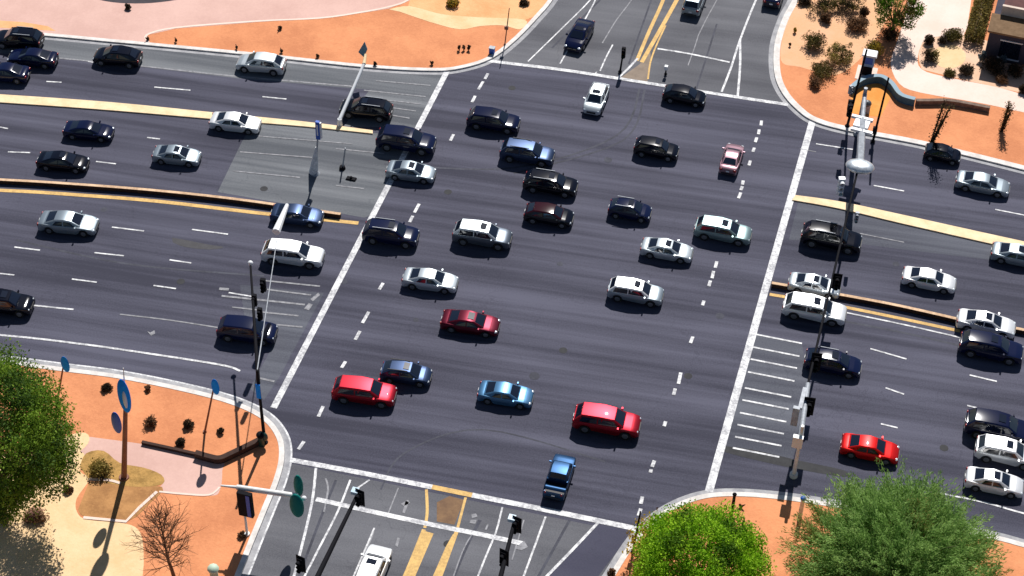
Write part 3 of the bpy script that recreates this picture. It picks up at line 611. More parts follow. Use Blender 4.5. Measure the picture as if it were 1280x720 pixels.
mb = MB(); mb.box((0,-.1,1.4), (.4,.3,.7)); mb.build('control_box', M_BLACK, r2)
# roadside cabinet with white top
p = G(1083,92,.12); r = empty('utility_cabinet', p, label='tall utility cabinet with white roof and blue front above the slate blue wall', cat='cabinet')
mb = MB(); mb.box((0,0,.55),(.95,.7,1.1)); mb.build('base', M_BLACK, r); mb = MB(); mb.box((0,0,1.7),(1.1,.8,1.2)); mb.build('cabinet_body', mat('pale_blue_panel', (.20,.38,.62), .5), r)
mb = MB(); mb.box((0,0,2.37),(1.4,1.1,.14), taper=.9); mb.build('roof', M_SIGW, r); mb = MB(); mb.box((0,-.41,1.75),(.8,.03,.7)); mb.build('door', M_BLUED, r)
mb = MB(); mb.box((0,0,.02),(1.9,2.2,.05)); mb.build('plinth', M_CREAM, r)
p = G(1082,140,.12); r = empty('signal_controller', p, label='small grey domed box on the gravel beside the gantry post', cat='cabinet'); mb = MB(); mb.box((0,0,.5),(.7,.6,1.0)); mb.build('housing', M_GREY, r)
mb = MB(); mb.ball((0,0,1.0), .42, 12, 8, (1,.9,.8)); mb.build('dome', mat('dark_grey_enamel', (.09,.10,.11), .4), r, 40)
# left street: tall pole with two arms
r, _ = post('signal_mast', (331,553), 8.0, .14, M_BLACK, 'tall black signal pole with long arms at the lower left corner', 'traffic signals')
mb = MB(); mb.tube(Vector((0,0,6.6)), L_(313,330,6.9), .15, .08, 10); mb.build('mast_arm', M_BLACK, r, 40)
mb = MB(); mb.tube(Vector((0,0,7.9)), L_(346,300,8.3), .05, .035, 10); mb.build('lamp_arm', M_GREY, r, 40)
mb = MB(); u = L_(345,290,8.35); v = L_(359,256,8.45)
mb.tube(u, v, .34, .16, 8); mb.build('luminaire', M_SIGW, r, 30)
mb = MB(); mb.ball(L_(313,329,7.0), .22); mb.build('camera', M_SIGW, r, 40)
signal_head(r, L_(329,356,6.4), .1, 3, M_BLACK, False, 1.1); signal_head(r, L_(318,375,6.5), .1, 3, M_BLACK, False, 1.0); signal_head(r, L_(325,392,6.4), .1, 3, M_BLACK, False, 1.0)
mb = MB(); mb.box((0,-.18,5.9), (.35,.06,1.5)); mb.build('sign', M_BLUE, r); mb = MB(); mb.ball((0,-.2,.9), .45, 12, 8, (.9,.5,1.1)); mb.build('pedestrian_signal', mat('dark_green_enamel', (.01,.05,.04), .5), r, 40)
# arm across the lower left corner
p = G(309,668,.12); r = empty('signal_mast', p, label='pale mast arm over the lower left curb with black and teal signal heads', cat='traffic signals')
zz = 4.9; mb = MB(); j = L_(309,611,zz); mb.tube((0,0,0),(0,0,j.z), .10, .08, 10); mb.tube((0,0,0),(0,0,.15),.22,.2,10); mb.build('pole', M_WPOLE, r, 40)
mb = MB(); mb.tube(L_(276,607,zz), L_(296,609,zz), .07, .12, 10); mb.tube(L_(296,609,zz), L_(372,620,zz), .20, .20, 10); mb.build('mast_arm', M_WPOLE, r, 40)
mb = MB(); c = L_(308,628,zz-1.2); mb.box(c+Vector((0,-.16,0)), (1.1,.32,2.5)); mb.build('signal_head', M_BLACK, r)
mb = MB(); mb.box(c+Vector((.28,-.335,0)), (.28,.03,2.3)); mb.build('blue_reflection', M_BLUED, r)  # blue reflection on the black head, painted as a coloured strip
mb = MB(); mb.ball(L_(373,607,zz+.2), .5, 14, 10, (.72,.5,2.3)); mb.build('signal_head', M_TEAL, r, 50, label='upper teal oval signal head'); mb = MB(); mb.ball(L_(371,632,zz), .5, 14, 10, (1.1,.6,2.5)); mb.build('signal_head', M_TEAL, r, 50, label='lower teal oval signal head')
mb = MB(); mb.ball(L_(380,623,zz+.2), .2, 10, 6); mb.build('camera', M_SIGW, r, 40)
# two black arms reaching up from below the frame
for (tip, far, lab, hx) in (((447,618),(372,772), 'black signal arm over the lower side street, left one of two', (376,708)), ((643,652),(606,800), 'black signal arm over the lower side street, right one of two', (630,700))):
    q = G(*far, 6.2); r = empty('signal_mast', (q.x, q.y, 0), label=lab, cat='traffic signals', group='black signal arms over the lower side street')
    mb = MB(); mb.tube((0,0,0),(0,0,6.6), .2, .15, 12); mb.tube((0,0,0),(0,0,.2),.4,.35,12); mb.build('pole', M_BLACK, r, 40)
    mb = MB(); mb.tube((0,0,6.2), L_(*tip, 6.2), .22, .13, 12); mb.build('mast_arm', M_BLACK, r, 40)
    signal_head(r, L_(tip[0]+3, tip[1]+4, 6.0), -.2, 3, M_BLACK, True, 1.15)
    signal_head(r, L_(hx[0], hx[1]-3, 6.0), -.2, 3, M_BLACK, True, 1.15)
    mb = MB(); mb.box(L_(tip[0]-3, tip[1]-4, 6.5), (.5,.5,.3)); mb.build('camera', mat('pale_blue_enamel', (.35,.5,.6), .4), r)
# inclined white arm on the left median
p = G(425,156,.12); r = empty('mast_arm', p, label='inclined white arm with small grey blue sign rising from the pale median', cat='mast arm')
mb = MB(); q0 = L_(425,150,.5); q1 = L_(455,80,3.0); mb.tube((0,0,0), (0,0,.7), .26, .2, 10); mb.tube(Vector((0,0,.6)), q1, .18, .14, 12); mb.build('arm', M_SIGW, r, 40)
mb = MB(); mb.tube(q1, L_(457,68,3.3), .18, .12, 10); mb.build('arm_tip', M_MED, r, 40)
mb = MB(); q = L_(454,62,3.4); mb.add([q+Vector(v) for v in ((-.5,0,-.4),(.05,0,-.9),(.4,0,.1),(.15,0,.9),(-.5,.08,-.4),(.05,.08,-.9),(.4,.08,.1),(.15,.08,.9))], [(0,1,2,3),(7,6,5,4),(0,4,5,1),(1,5,6,2),(2,6,7,3),(3,7,4,0)]); mb.build('sign', mat('grey_blue_panel', (.16,.28,.36), .5), r)
# signal standing in the aged pavement of the left street
p = G(394,217,0); r = empty('signal_post', p, label='slim post with blue and white signal standing on the aged pavement of the left street', cat='traffic signals')
mb = MB(); mb.tube((0,0,0),(.5,.2,5.0), .10, .07, 10); mb.tube((0,0,0),(0,0,.25), .45, .3, 10); mb.build('pole', M_GREY, r, 40)
mb = MB(); mb.box((.55,.0,5.1),(.38,.3,1.9), taper=.9); mb.build('signal_head', M_BLUED, r); mb = MB(); mb.box((.80,.02,5.1),(.14,.2,1.7)); mb.box((.55,-.16,5.2),(.12,.04,1.2)); mb.build('reflector', M_SIGW, r)
mb = MB(); mb.tube((-.15,0,.1),(.25,.1,3.0), .42, .1, 8); mb.build('cone_cover', mat('weathered_white', (.45,.47,.5), .6, ramp2=(.8,.8,.82), nscale=4), r, 30)
p = G(428,211,0); r = empty('short_or_added_post', p, label='short dark post added for a shadow, right of the blue and white signal', cat='post')  # post added where a shadow falls beside the signal
mb = MB(); mb.tube((0,0,0),(.35,.1,2.4),.07,.06,8); mb.build('post', M_GREY, r); mb = MB(); mb.tube((0,0,0),(0,0,.3),.3,.24,10); mb.build('shadow_foot', M_BLACK, r)  # added post and black foot where the shadow lies
p = G(439,224,0); r = empty('shadow_slab', p, label='low black slab added for a shadow on the aged pavement', cat='shadow slab'); mb = MB(); mb.box((0,0,.07),(.95,.45,.14),taper=.85); mb.build('slab', M_BLACK, r); mb = MB(); mb.tube((0,0,.14),(0,0,.3),.12,.1,8); mb.build('shadow_stub', M_BLACK, r)  # black slab added in place of a shadow on the pavement
# blue signs on the lower left corner
def bluesign(base, h, lean, label, w, hh):
    r, t = post('banner_pole', base, h, .085, M_BROWN, label, 'street sign', lean=lean)
    mb = MB(); mb.ball(t+Vector((0,-.1,-hh*.35)), .5, 14, 10, (w, .16, hh)); mb.build('sign_panel', M_BLUE, r, 50)
    mb = MB(); mb.tube(t+Vector((-w*.3,-.02,-hh*.1)), t+Vector((w*.3,-.02,-hh*.1)), .04, .04, 6); mb.build('bracket', M_BLACK, r); return r
bluesign((256,540), 6.1, (1.4,.1), 'small blue oval sign on a slim brown pole between shrubs of the lower left corner', .66, 1.7)
bluesign((71,506), 5.6, (1.5,.1), 'small blue oval sign on a slim brown pole beside the green tree', .72, 1.7)
r, t = post('sign_pylon', (155,597), 8.8, .22, M_BROWN, 'large blue oval sign on a thick brown pole at the lower left corner', 'street sign', lean=(1.3,0))
mb = MB(); mb.ball((1.42,-.25,9.7), .5, 18, 12, (1.0,.35,3.5)); mb.build('sign_panel', M_BLUE, r, 50, label='large blue oval panel')
mb = MB(); mb.ball((1.52,-.40,9.5), .5, 14, 10, (.34,.22,1.8)); mb.build('emblem', mat('pale_emblem', (.55,.65,.80), .4), r, 50)
mb = MB(); mb.ball((.42,-.3,6.6), .5, 14, 10, (.8,.3,2.3)); mb.build('lower_panel', M_BLUED, r, 50)
mb = MB(); mb.tube((1.3,0,8.8),(1.6,0,12.4), .08, .03, 8); mb.build('mast', M_WPOLE, r, 40)
# low corner walls
def corner_wall(px, h, th, m, label, cap=None, name='corner_wall'):
    P = GP(smooth_px(px, 5)); c = P[len(P)//2]; r = empty(name, (c.x, c.y, .12), label=label, cat='low wall'); Q = [Vector((p.x-c.x, p.y-c.y, 0)) for p in P]
    mb = MB(); wall(mb, Q, -th/2, th/2, 0, h); mb.build('wall', m, r)
    mb = MB(); wall(mb, Q, -th/2-.03, th/2+.03, h, h+.06); mb.build('coping', cap or m, r); return r
corner_wall([(245,572),(262,577),(275,579),(290,573),(327,555)], .5, .36, M_WBROWN, 'low bent dark brown wall on the orange gravel of the lower left corner')
corner_wall([(178,556),(210,563),(246,571)], .22, .18, M_WBROWN, 'very low thin brown edging wall beside the pink path at lower left')
corner_wall([(1064,117),(1078,107),(1098,104),(1112,112),(1124,127),(1142,133)], .75, .40, M_SLATE, 'curved slate blue wall on the orange gravel of the upper right corner', mat('pale_slate_cap', (.16,.27,.34), .6))
corner_wall([(1144,132),(1160,132),(1185,132),(1210,136),(1236,141)], .5, .32, M_STONE, 'low brown stone wall leading right from the slate blue wall')
# small bollards, pedestals
def bollard(px, py, h=.9, rad=.14, label='', m=None, cap=None, cat='bollard', group=None):
    p = G(px, py, .12); r = empty('bollard', p, label=label, cat=cat, group=group); mb = MB(); mb.tube((0,0,0),(0,0,h), rad, rad*.85, 10); mb.build('post', m or M_BROWN, r, 40)
    mb = MB(); mb.ball((0,0,h+.03), rad*1.35, 10, 6, (1,1,.7)); mb.build('cap', cap or M_BLACK, r, 40)
bollard(915,640,2.0,.13,'dark slim post with black cap at the curb left of the round green tree top', M_BLACK)
bollard(1000,645,2.0,.17,'short post with dark blue cap at the curb between the round and the feathery tree', M_WPOLE, M_BLUED)
bollard(268,722,1.0,.32,'pale green capped bollard at the bottom edge of the lower left corner', mat('pale_green_paint', (.45,.55,.42), .6), mat('pale_green_cap', (.5,.62,.48), .6))
bollard(327,556,1.1,.26,'stubby dark green post at the foot of the tall signal pole', mat('dark_green_enamel', (.01,.05,.04), .5), M_BLACK)
r, _ = post('signal_pole', (791,690), 4.6, .09, M_BLACK, 'slim dark pole at the curb left of the round green tree', 'pole', lean=(.25,.1)); mb = MB(); mb.box((0,-.12,1.5),(.3,.2,.6)); mb.build('push_button_box', M_BLACK, r)
r, _ = post('signal_pole', (631,56), 4.3, .06, M_BROWN, 'slim brown pole by the upper left curb', 'pole', lean=(.35,.1)); mb = MB(); mb.box((.15,-.1,2.1),(.34,.2,.34)); mb.build('junction_box', M_BROWN, r)
r, _ = post('signal_pole', (775,90), 1.9, .1, M_BLACK, 'short black signal post below the yellow lines of the upper side street', 'pole', lean=(.1,.3)); signal_head(r, Vector((.15,.3,2.1)), 0, 3, M_BLACK, False, 1.0)
r, _ = post('short_or_added_post', (832,93), .7, .08, M_BLACK, 'short post with white head between the upper crosswalk lines', 'post'); mb = MB(); mb.box((0,0,.8),(.3,.3,.4)); mb.build('reflector', M_SIGW, r)
p = G(615,66,.12); r = empty('meter_box', p, label='small dark blue box behind the upper left curb', cat='box'); mb = MB(); mb.box((0,0,.3),(.5,.4,.6)); mb.build('housing', M_BLUED, r); mb = MB(); mb.box((0,0,.63),(.56,.46,.05)); mb.build('lid', M_GREY, r)
# ------------------------------------------------------------------ plants
def leafmat(name, a, b):
    if name in MATS: return MATS[name]
    m = mat(name, a, .75, ramp2=b, nscale=1.1, spec=.2); t = m.node_tree; p = t.nodes['Principled BSDF']; o = t.nodes['Material Output']
    tr = t.nodes.new('ShaderNodeBsdfTranslucent'); mx = t.nodes.new('ShaderNodeMixShader'); mx.inputs[0].default_value = .38
    t.links.new(p.inputs['Base Color'].links[0].from_socket, tr.inputs['Color']); t.links.new(p.outputs[0], mx.inputs[1]); t.links.new(tr.outputs[0], mx.inputs[2]); t.links.new(mx.outputs[0], o.inputs['Surface'])
    return m
L_GREEN = leafmat('leaf_green', (.035,.11,.008), (.18,.33,.02)); L_BRIGHT = leafmat('leaf_bright', (.14,.34,.008), (.42,.68,.03)); L_PALO = leafmat('leaf_palo_verde', (.15,.29,.06), (.36,.54,.16))
L_YEL = leafmat('leaf_yellow', (.36,.28,.03), (.62,.42,.05)); L_OLIVE = leafmat('leaf_olive', (.07,.065,.018), (.20,.155,.045)); L_DARK = leafmat('leaf_dark', (.028,.021,.014), (.080,.055,.032)); L_BR = leafmat('leaf_brown', (.11,.055,.03), (.26,.14,.07))
M_BARK = mat('bark', (.09,.055,.035), .9, ramp2=(.17,.11,.07), nscale=4, bump=(8,.6)); M_TWIG = mat('twig', (.16,.075,.035), .9)
def leaf_cloud(pts, size, asp=.55, up=.3, seed=0):
    g = np.random.default_rng(seed); n = len(pts); d = g.normal(size=(n,3)); d /= np.linalg.norm(d,axis=1)[:,None]; e = g.normal(size=(n,3)); e[:,2] += up
    e = np.cross(d, e); e /= np.linalg.norm(e,axis=1)[:,None]+1e-9; s = size*g.uniform(.6,1.4,(n,1))
    a = pts-d*s*.5; b = pts+e*s*asp*.5; c = pts+d*s*.5; f = pts-e*s*asp*.5
    V = np.stack([a,b,c,f],1).reshape(-1,3); Fc = np.arange(4*n).reshape(-1,4); return V, Fc
def np_mesh(name, V, Fc, mats, mi=None, parent=None):
    me = bpy.data.meshes.new(name); me.vertices.add(len(V)); me.vertices.foreach_set('co', V.astype(np.float32).ravel())
    k = Fc.shape[1]; me.loops.add(Fc.size); me.loops.foreach_set('vertex_index', Fc.astype(np.int32).ravel()); me.polygons.add(len(Fc)); me.polygons.foreach_set('loop_start', np.arange(0,Fc.size,k,dtype=np.int32)); me.polygons.foreach_set('loop_total', np.full(len(Fc),k,dtype=np.int32))
    for m in mats: me.materials.append(m)
    if mi is not None: me.polygons.foreach_set('material_index', mi.astype(np.int32))
    me.update(calc_edges=True); return link(name, me, parent)
def clump_points(R3, ncl, per, cs, seed, shell=.55, bottom=-.6):
    g = np.random.default_rng(seed); C = []
    while len(C) < ncl:
        d = g.normal(size=3); d /= np.linalg.norm(d); rr = g.uniform(shell,1)**.7
        p = d*rr
        if p[2] > bottom: C.append(p*R3)
    C = np.array(C); P = np.repeat(C, per, 0); sz = np.repeat(g.uniform(.6,1.35,(ncl,1)), per, 0)
    dd = g.normal(size=P.shape); dd /= np.linalg.norm(dd,axis=1)[:,None]; P = P+dd*cs*sz*g.uniform(.2,1,(len(P),1))**.6; return C, P
def tree(base, R3, hc, ncl, per, cs, ls, mats, label, name='tree', seed=1, trunk=.25, z0=.12, mix=None, asp=.55, bark=None, cat='tree', shell=.55):
    p = G(*base, z0); r = empty(name, p, label=label, cat=cat); C, P = clump_points(np.array(R3), ncl, per, cs, seed, shell); C[:,2] += hc; P[:,2] += hc
    P = P[P[:,2] > .05]; V, Fc = leaf_cloud(P, ls, asp, seed=seed); g = np.random.default_rng(seed+5); mi = None
    if len(mats) > 1:
        # one of the leaf tones per clump neighbourhood
        q = np.sin(P[:,0]*1.7+seed)+np.sin(P[:,1]*2.1+seed*2)+np.sin(P[:,2]*1.9)+g.normal(size=len(P))*.6; mi = (q > (mix if mix is not None else 1.0)).astype(int)
    np_mesh('crown', V, Fc, mats, mi, r)
    mb = MB(); g = np.random.default_rng(seed+9); fork = Vector((g.normal()*.15, g.normal()*.15, max(.4, hc-R3[2]*.75))); mb.tube((0,0,-.1), fork, trunk, trunk*.75, 10)
    idx = g.choice(len(C), min(len(C), 26), replace=False)
    for i in idx:
        e = Vector(C[i]); m = fork.lerp(e, .5)+Vector((0,0,-.1*R3[2])); mb.path([fork, m, e], [trunk*.5, trunk*.28, trunk*.08], 6)
    mb.build('trunk', bark or M_BARK, r, 50); return r
tree((6,652), (6.3,5.8,7.0), 9.2, 640, 150, 1.05, .19, [leafmat('leaf_mid', (.08,.18,.012), (.26,.40,.04)), leafmat('leaf_deep', (.025,.065,.012), (.11,.20,.03))], 'large green leafy tree at the lower left edge', seed=3, trunk=.35, mix=.4)
tree((869,756), (4.6,4.6,3.6), 4.4, 400, 180, .80, .18, [L_BRIGHT, L_GREEN], 'round bright green tree at the bottom edge', seed=11, trunk=.28, mix=1.4)
tree((818,700), (2.3,2.3,1.6), 2.2, 60, 40, .55, .20, [L_YEL, L_BR], 'loose yellow flowering bush behind the round bright green tree', name='flowering_bush', seed=14, trunk=.08, cat='bush', shell=.3)
tree((20,574), (3.2,2.6,1.6), 1.8, 60, 45, .5, .2, [L_OLIVE, L_GREEN], 'olive bush under the right side of the large leafy tree at lower left', name='bush', seed=21, trunk=.08, cat='bush')
# feathery palo verde
def palo(base, Rr, hc, n, label, seed, tones, cat='tree'):
    p = G(*base, .12); r = empty('palo_verde_tree', p, label=label, cat=cat); g = np.random.default_rng(seed); mb = MB(); pts = []; dirs = []
    fork = Vector((0,0,1.4)); mb.tube((0,0,-.1), fork, .3, .24, 10); lims = []
    for k in range(11):
        a = 2*math.pi*k/11+g.normal()*.2; up = g.uniform(.5,1.3) if k % 3 else 1.6; d = Vector((math.cos(a), math.sin(a), up)).normalized(); L = Rr*g.uniform(.75,1.0)
        P = [fork]; 
        for j in range(5): P.append(P[-1]+ (d+Vector(tuple(g.normal(size=3)*.16))).normalized()*L/5)
        mb.path(P, [.16,.13,.10,.07,.05,.03], 6); lims.append(P)
    for k in range(n):
        u = g.normal(size=3); u /= np.linalg.norm(u); u[2] = abs(u[2])*1.0-.18; rr = g.uniform(.25,.86)
        q = Vector((u[0]*Rr*rr, u[1]*Rr*rr, 1.8+max(u[2],0.02)*Rr*.95*rr+g.uniform(0,.8)))
        o = Vector((u[0], u[1], max(u[2],0)+.35)).normalized(); d = (o+Vector(tuple(g.normal(size=3)*.38))+Vector((0,0,.15))).normalized(); L = Rr*g.uniform(.14,.34)
        for j in range(5):
            q2 = q+d*L/5; 
            if j < 3 and k % 4 == 0: mb.tube(q, q2, .015, .012, 3, caps=False)
            m = 16
            tt = g.uniform(0,1,(m,1)); base_ = np.array(q)*(1-tt)+np.array(q2)*tt + g.normal(size=(m,3))*.13; pts.append(base_); dirs.append(np.tile(np.array(d),(m,1))+g.normal(size=(m,3))*.35)
            q = q2; d = (d+Vector((0,0,-.07))).normalized()
    mb.build('trunk', mat('green_bark', (.10,.13,.04), .8, ramp2=(.17,.19,.07), nscale=3), r, 50)
    P = np.concatenate(pts); D = np.concatenate(dirs); D /= np.linalg.norm(D,axis=1)[:,None]; E = np.cross(D, g.normal(size=D.shape)); E /= np.linalg.norm(E,axis=1)[:,None]
    s = g.uniform(.18,.40,(len(P),1)); V = np.stack([P-D*s*.5, P+E*.034, P+D*s*.5, P-E*.034],1).reshape(-1,3); q = np.sin(P[:,0]*.8+1)+np.sin(P[:,1]*.9)-P[:,2]*.22+g.normal(size=len(P))*.5
    np_mesh('crown', V, np.arange(len(V)).reshape(-1,4), tones, (q > .55).astype(int), r)
palo((1112,740), 7.7, 4, 2300, 'wide feathery pale green tree at the lower right in front of the bright red sedan', 5, [L_PALO, leafmat('leaf_palo_yellow', (.20,.20,.045), (.42,.36,.12))])
# bare tree
p = G(219,726,.12); r = empty('bare_tree', p, label='leafless brown tree on the orange gravel at the bottom left', cat='tree'); mb = MB(); mt = MB(); g_ = np.random.default_rng(8)
def br(P, d, L, rad, lev):
    pts = [P]
    for j in range(4): d = (d+Vector(tuple(g_.normal(size=3)*.09))+Vector((0,0,.05))).normalized(); pts.append(pts[-1]+d*L/4)
    (mb if lev < 1 else mt).path(pts, [rad, rad*.85, rad*.7, rad*.55, rad*.4], 5 if lev < 1 else 3)
    if lev >= 3: return
    for k in range((7,6,5)[lev]):
        t = pts[1+k % 4]; dd = (d+Vector(tuple(g_.normal(size=3)*.55))).normalized(); br(t, dd, L*g_.uniform(.35,.55), rad*.5, lev+1)
T0 = [Vector((0,0,-.1)), Vector((-.15,.05,1.2)), Vector((-.35,.05,2.6)), Vector((-.35,.1,4.2)), Vector((-.45,.1,6.0)), Vector((-.5,.1,7.2))]
mb.path(T0, [.15,.13,.10,.07,.04,.02], 8)
for k in range(46):
    t = .24+.74*k/46; f_ = t*5; i_ = min(int(f_),4); q_ = T0[i_].lerp(T0[i_+1], f_-i_); a_ = k*2.4; d_ = Vector((math.cos(a_), math.sin(a_), .75)).normalized(); br(q_, d_, (2.7*(1-t)**.6+.5)*g_.uniform(.8,1.1), .045, 1)
mb.build('trunk', M_TWIG, r, 50); mt.build('twigs', M_TWIG, r)
# shrubs
def shrub(px, py, wpx, hpx, mats, label, seed, name='shrub', group=None, n=34, cat='shrub', asp=.4, ls=.16):
    sc = .719*(py+1958)/CAMH; wpx = wpx*(1.3 if wpx > 8 and px > 700 else 1 if wpx > 8 else .8); rx = wpx/2/sc; rz = max(.25, (hpx/sc*.62)/2*1.2)
    cs = min(.45, rx*.5); base = (px, py+rz*.72*sc*.8)
    r = tree(base, (max(rx-cs*.5,.1), max(rx-cs*.5,.1), rz*.8), rz*.85, n, 60, cs, ls*1.2, mats, label, name=name, seed=seed, trunk=.05, mix=.8, asp=asp, cat=cat, shell=.1)
    if group: r['group'] = group
SH = [
 (1017,53,26,26,[L_OLIVE,L_DARK],'rounded dark olive shrub nearest the curb of the upper right corner'),
 (1050,68,36,34,[leafmat('leaf_gold',(.20,.16,.03),(.42,.32,.10)),L_OLIVE],'yellow green shrub left of the utility cabinet'),
 (1028,88,30,24,[L_BR,L_OLIVE],'loose brown shrub below the yellow green one on the upper right corner'),
 (1019,105,14,14,[L_BR],'smallest brown shrub at the lower tip of the upper right planting'),
 (1030,6,36,26,[L_OLIVE,L_DARK],'wide dark shrub at the top edge of the upper right corner, left one'),
 (1058,6,34,26,[L_DARK,L_OLIVE],'wide dark shrub at the top edge of the upper right corner, right one'),
 (1006,2,14,14,[L_DARK],'small dark shrub at the top edge near the upper right curb'),
 (1033,24,12,16,[L_DARK,L_BR],'small dark shrub below the two wide shrubs at the top edge'),
 (1069,32,26,22,[L_DARK,L_BR],'dark brown shrub on the pale sand right of the rounded olive one'),
 (1079,17,12,24,[L_BR,L_DARK],'narrow brown shrub right of the wide dark shrubs'),
 (1092,62,18,30,[L_YEL,L_OLIVE],'dry golden shrub above the utility cabinet'),
 (1112,42,24,22,[L_DARK,L_BR],'purple brown shrub at the foot of the green tree at the top'),
 (1160,50,11,18,[L_DARK],'small dark shrub left of the sand circle, upper one'),
 (1162,71,18,20,[L_DARK,L_OLIVE],'dark shrub touching the left side of the sand circle'),
 (1191,46,24,20,[L_DARK,L_OLIVE],'dark shrub above the sand circle'),
 (1178,50,10,14,[L_DARK],'small shrub between the two above the sand circle'),
 (1207,88,16,16,[L_DARK],'dark shrub at the lower right of the sand circle'),
 (1186,92,12,8,[L_OLIVE],'tiny olive shrub below the sand circle'),
 (1239,84,26,22,[L_DARK],'wide dark shrub below the brown building'),
 (1267,88,20,20,[L_DARK,L_BR],'mixed dark and brown shrub at the right edge below the building'),
 (1252,99,14,12,[L_BR],'small brown shrub below the wide dark shrub near the building'),
 (1279,112,12,14,[L_DARK],'dark shrub cut by the right edge above the cream path'),
 (994,38,7,12,[L_YEL],'tiny golden tuft close to the upper right curb, upper one'),
 (987,56,4,4,[L_DARK],'tiny dark tuft close to the upper right curb, lower one'),
 (566,4,18,12,[L_YEL,L_DARK],'low golden brush on the light gravel at the top left corner'),
 (655,4,12,8,[L_DARK],'dark tuft on the light gravel by the upper left curb'),
 (574,60,6,14,[L_BR,L_DARK],'left one of three brown clumps by the upper left curb'),
 (580,60,6,14,[L_BR],'middle one of three brown clumps by the upper left curb'),
 (586,60,6,14,[L_DARK],'right one of three brown clumps by the upper left curb'),
 (160,9,9,9,[L_DARK],'small dark shrub at the tip of the dark driveway'),
 (185,48,4,9,[L_DARK],'tiny dark tuft at the left tip of the orange gravel at top left'),
 (220,51,4,8,[L_DARK],'tiny dark tuft second from the left on the orange gravel at top left'),
 (296,60,4,6,[L_DARK],'tiny dark tuft above the pale silver hatchback'),
 (350,35,6,8,[L_DARK],'tiny dark tuft high on the orange gravel below the pink plaza'),
 (352,64,5,6,[L_DARK],'tiny dark tuft right of the pale silver hatchback near the curb'),
 (397,70,5,7,[L_DARK],'tiny dark tuft left of the inclined white arm near the curb'),
 (540,79,5,7,[L_DARK],'tiny dark tuft where the upper left curb begins to bend'),
 (469,80,6,3,[L_DARK],'flat dark tuft beside the tip of the inclined white arm'),
 (134,484,13,12,[L_DARK,L_BR],'small brown shrub by the curb left of the large blue sign'),
 (185,486,9,10,[L_DARK,L_BR],'small brown shrub by the curb right of the large blue sign'),
 (188,527,18,16,[L_DARK,L_BR],'brown shrub on the orange gravel right of the large blue sign'),
 (236,530,14,16,[L_DARK,L_BR],'brown shrub left of the small blue sign pole'),
 (226,552,12,13,[L_DARK],'round dark shrub above the brown edging wall'),
 (276,539,9,9,[L_DARK],'round dark shrub above the bent brown wall'),
 (126,585,30,22,[leafmat('leaf_gold',(.20,.16,.03),(.42,.32,.10)),L_OLIVE],'olive dry grass clump left of the thick brown sign pole'),
 (303,668,10,10,[L_BR],'faint brown tuft beside the curb below the black and teal signals'),
 (128,598,6,6,[L_DARK],'small dark tuft at the upper edge of the brown planting bed'),
 (86,612,12,10,[L_BR],'brown tuft on the sand path right of the leafy tree'),
 (45,645,30,14,[L_BR,leafmat('leaf_pinkish',(.40,.22,.16),(.62,.40,.32))],'pinkish dry brush on the sand below the leafy tree'),
 (925,632,5,5,[L_DARK],'tiny dark tuft right of the dark slim post at the lower right curb'),
 (764,716,10,10,[L_BR],'small brown shrub at the bottom edge left of the round green tree'),
]
for i, (px, py, wp, hp, ms, lab) in enumerate(SH):
    nn = 40 if wp > 20 else 26 if wp > 10 else 12
    shrub(px, py, wp, hp, ms, lab, 100+i, name='shrub' if wp > 8 else 'tuft', n=nn, ls=.15 if wp > 8 else .1)
tree((1116,44), (2.2,2.2,2.2), 3.2, 110, 60, .5, .2, [L_GREEN, L_OLIVE], 'dark green tree at the top edge left of the cream path', seed=31, trunk=.14)
# columnar desert plants
def ocotillo(px, py, h, label, seed, ln):
    p = G(px, py, .12); r = empty('columnar_plant', p, label=label, cat='desert plant'); mb = MB(); g = np.random.default_rng(seed); P = []
    for k in range(6):
        d = Vector((ln*.12+g.normal()*.05, g.normal()*.04, 1)).normalized(); b0 = Vector((g.normal()*.1, g.normal()*.1, 0)); mb.path([b0, b0+d*h*.5, b0+d*h*g.uniform(.85,1)], [.07,.06,.03], 6)
        for j in range(110): P.append(np.array(b0+d*h*g.uniform(.05,1))+g.normal(size=3)*.14)
    mb.build('stem', L_DARK, r); V, Fc = leaf_cloud(np.array(P), .17, .5, seed=seed); np_mesh('leaves', V, Fc, [L_DARK, L_OLIVE], (g.random(len(Fc)) > .6).astype(int), r)
ocotillo(1162,182,5.4,'tall dark spiny columnar plant beside the small black hatchback',41,1.2); ocotillo(1252,164,3.3,'short dark spiny columnar plant near the right edge of the orange gravel',42,.6)
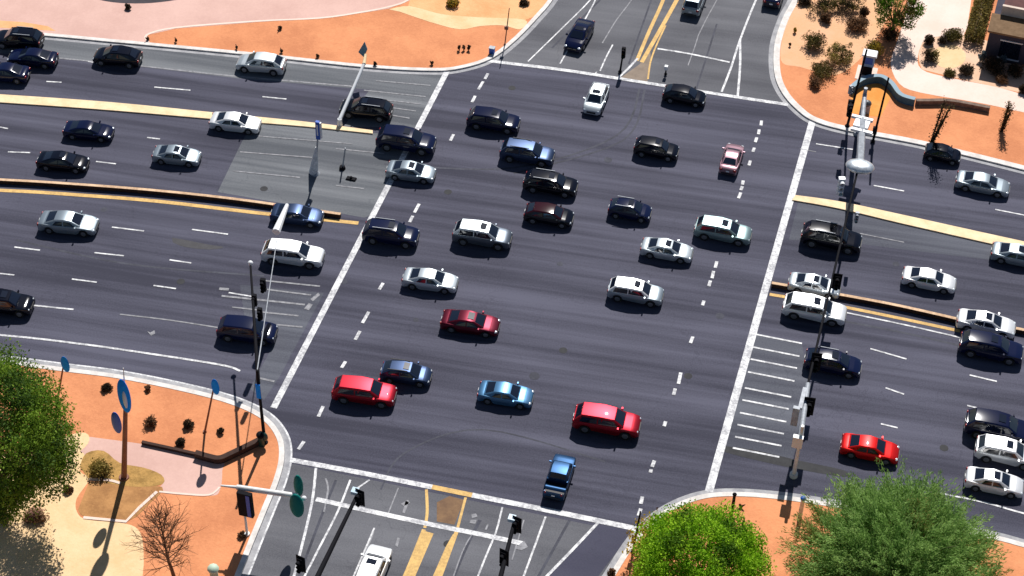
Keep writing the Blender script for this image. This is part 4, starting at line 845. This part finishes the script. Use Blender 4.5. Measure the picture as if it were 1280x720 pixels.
# ------------------------------------------------------------------ building at the upper right
p = G(1229,74,.12); rz = heading(1250,60)
r = empty('building', p, rz, label='low brown building with beige fascia at the upper right edge', cat='building')
m1 = mat('dark_stucco', (.03,.03,.05), .9, ramp2=(.05,.045,.07), nscale=1); m2 = mat('maroon_roofing', (.075,.022,.022), .85, ramp2=(.12,.04,.035), nscale=2)
mb = MB(); mb.box((10,5.2,1.7),(20,10,3.4)); mb.build('wall', m1, r)
mb = MB(); mb.box((10,1.1,3.5),(20.4,3.0,.2)); mb.build('lower_roof', mat('brown_roofing', (.14,.08,.035), .9, ramp2=(.2,.12,.06), nscale=2), r)
mb = MB(); mb.box((10.4,2.75,4.1),(19.6,.3,1.0)); mb.build('fascia', mat('beige_stucco', (.62,.50,.42), .85, ramp2=(.72,.60,.50), nscale=2), r)
mb = MB(); mb.box((10.4,8.0,4.0),(19.4,10.1,1.1)); mb.build('roof', m2, r)
for k in range(4):
    mb = MB(); mb.box((2.2+k*3.4,.17,1.5),(1.9,.08,1.9)); wo = mb.build('window', M_GLASS, r); mb = MB(); mb.box((2.2+k*3.4,.12,.5),(2.1,.16,.1)); mb.build('sill', M_SIGW, wo); mb = MB(); mb.box((2.2+k*3.4,.13,2.5),(2.1,.14,.1)); mb.build('lintel', M_SIGW, wo)
p = G(1216,54,.12); r = empty('hedge', p, rz, label='clipped olive hedge along the left wall of the brown building', cat='hedge')
g_ = np.random.default_rng(77); P = g_.uniform((-.9,-.4,.1),(.9,14,1.6),(9000,3)); V, Fc = leaf_cloud(P, .2, .6, seed=77); np_mesh('foliage', V, Fc, [L_OLIVE, leafmat('leaf_gold',(.20,.16,.03),(.42,.32,.10))], (g_.random(len(Fc)) > .6).astype(int), r)
mb = MB(); mb.box((0,6.8,.5),(.3,13,1.0)); mb.build('stems', M_BARK, r)
for i, (px, py) in enumerate([(1226,50),(1253,52)]):
    shrub(px, py+22, 9, 24, [leafmat('leaf_grey',(.12,.16,.18),(.25,.3,.32))], ['pale grey upright shrub at the left end of the building wall','pale grey upright shrub in front of the middle of the building wall'][i], 300+i, n=14)
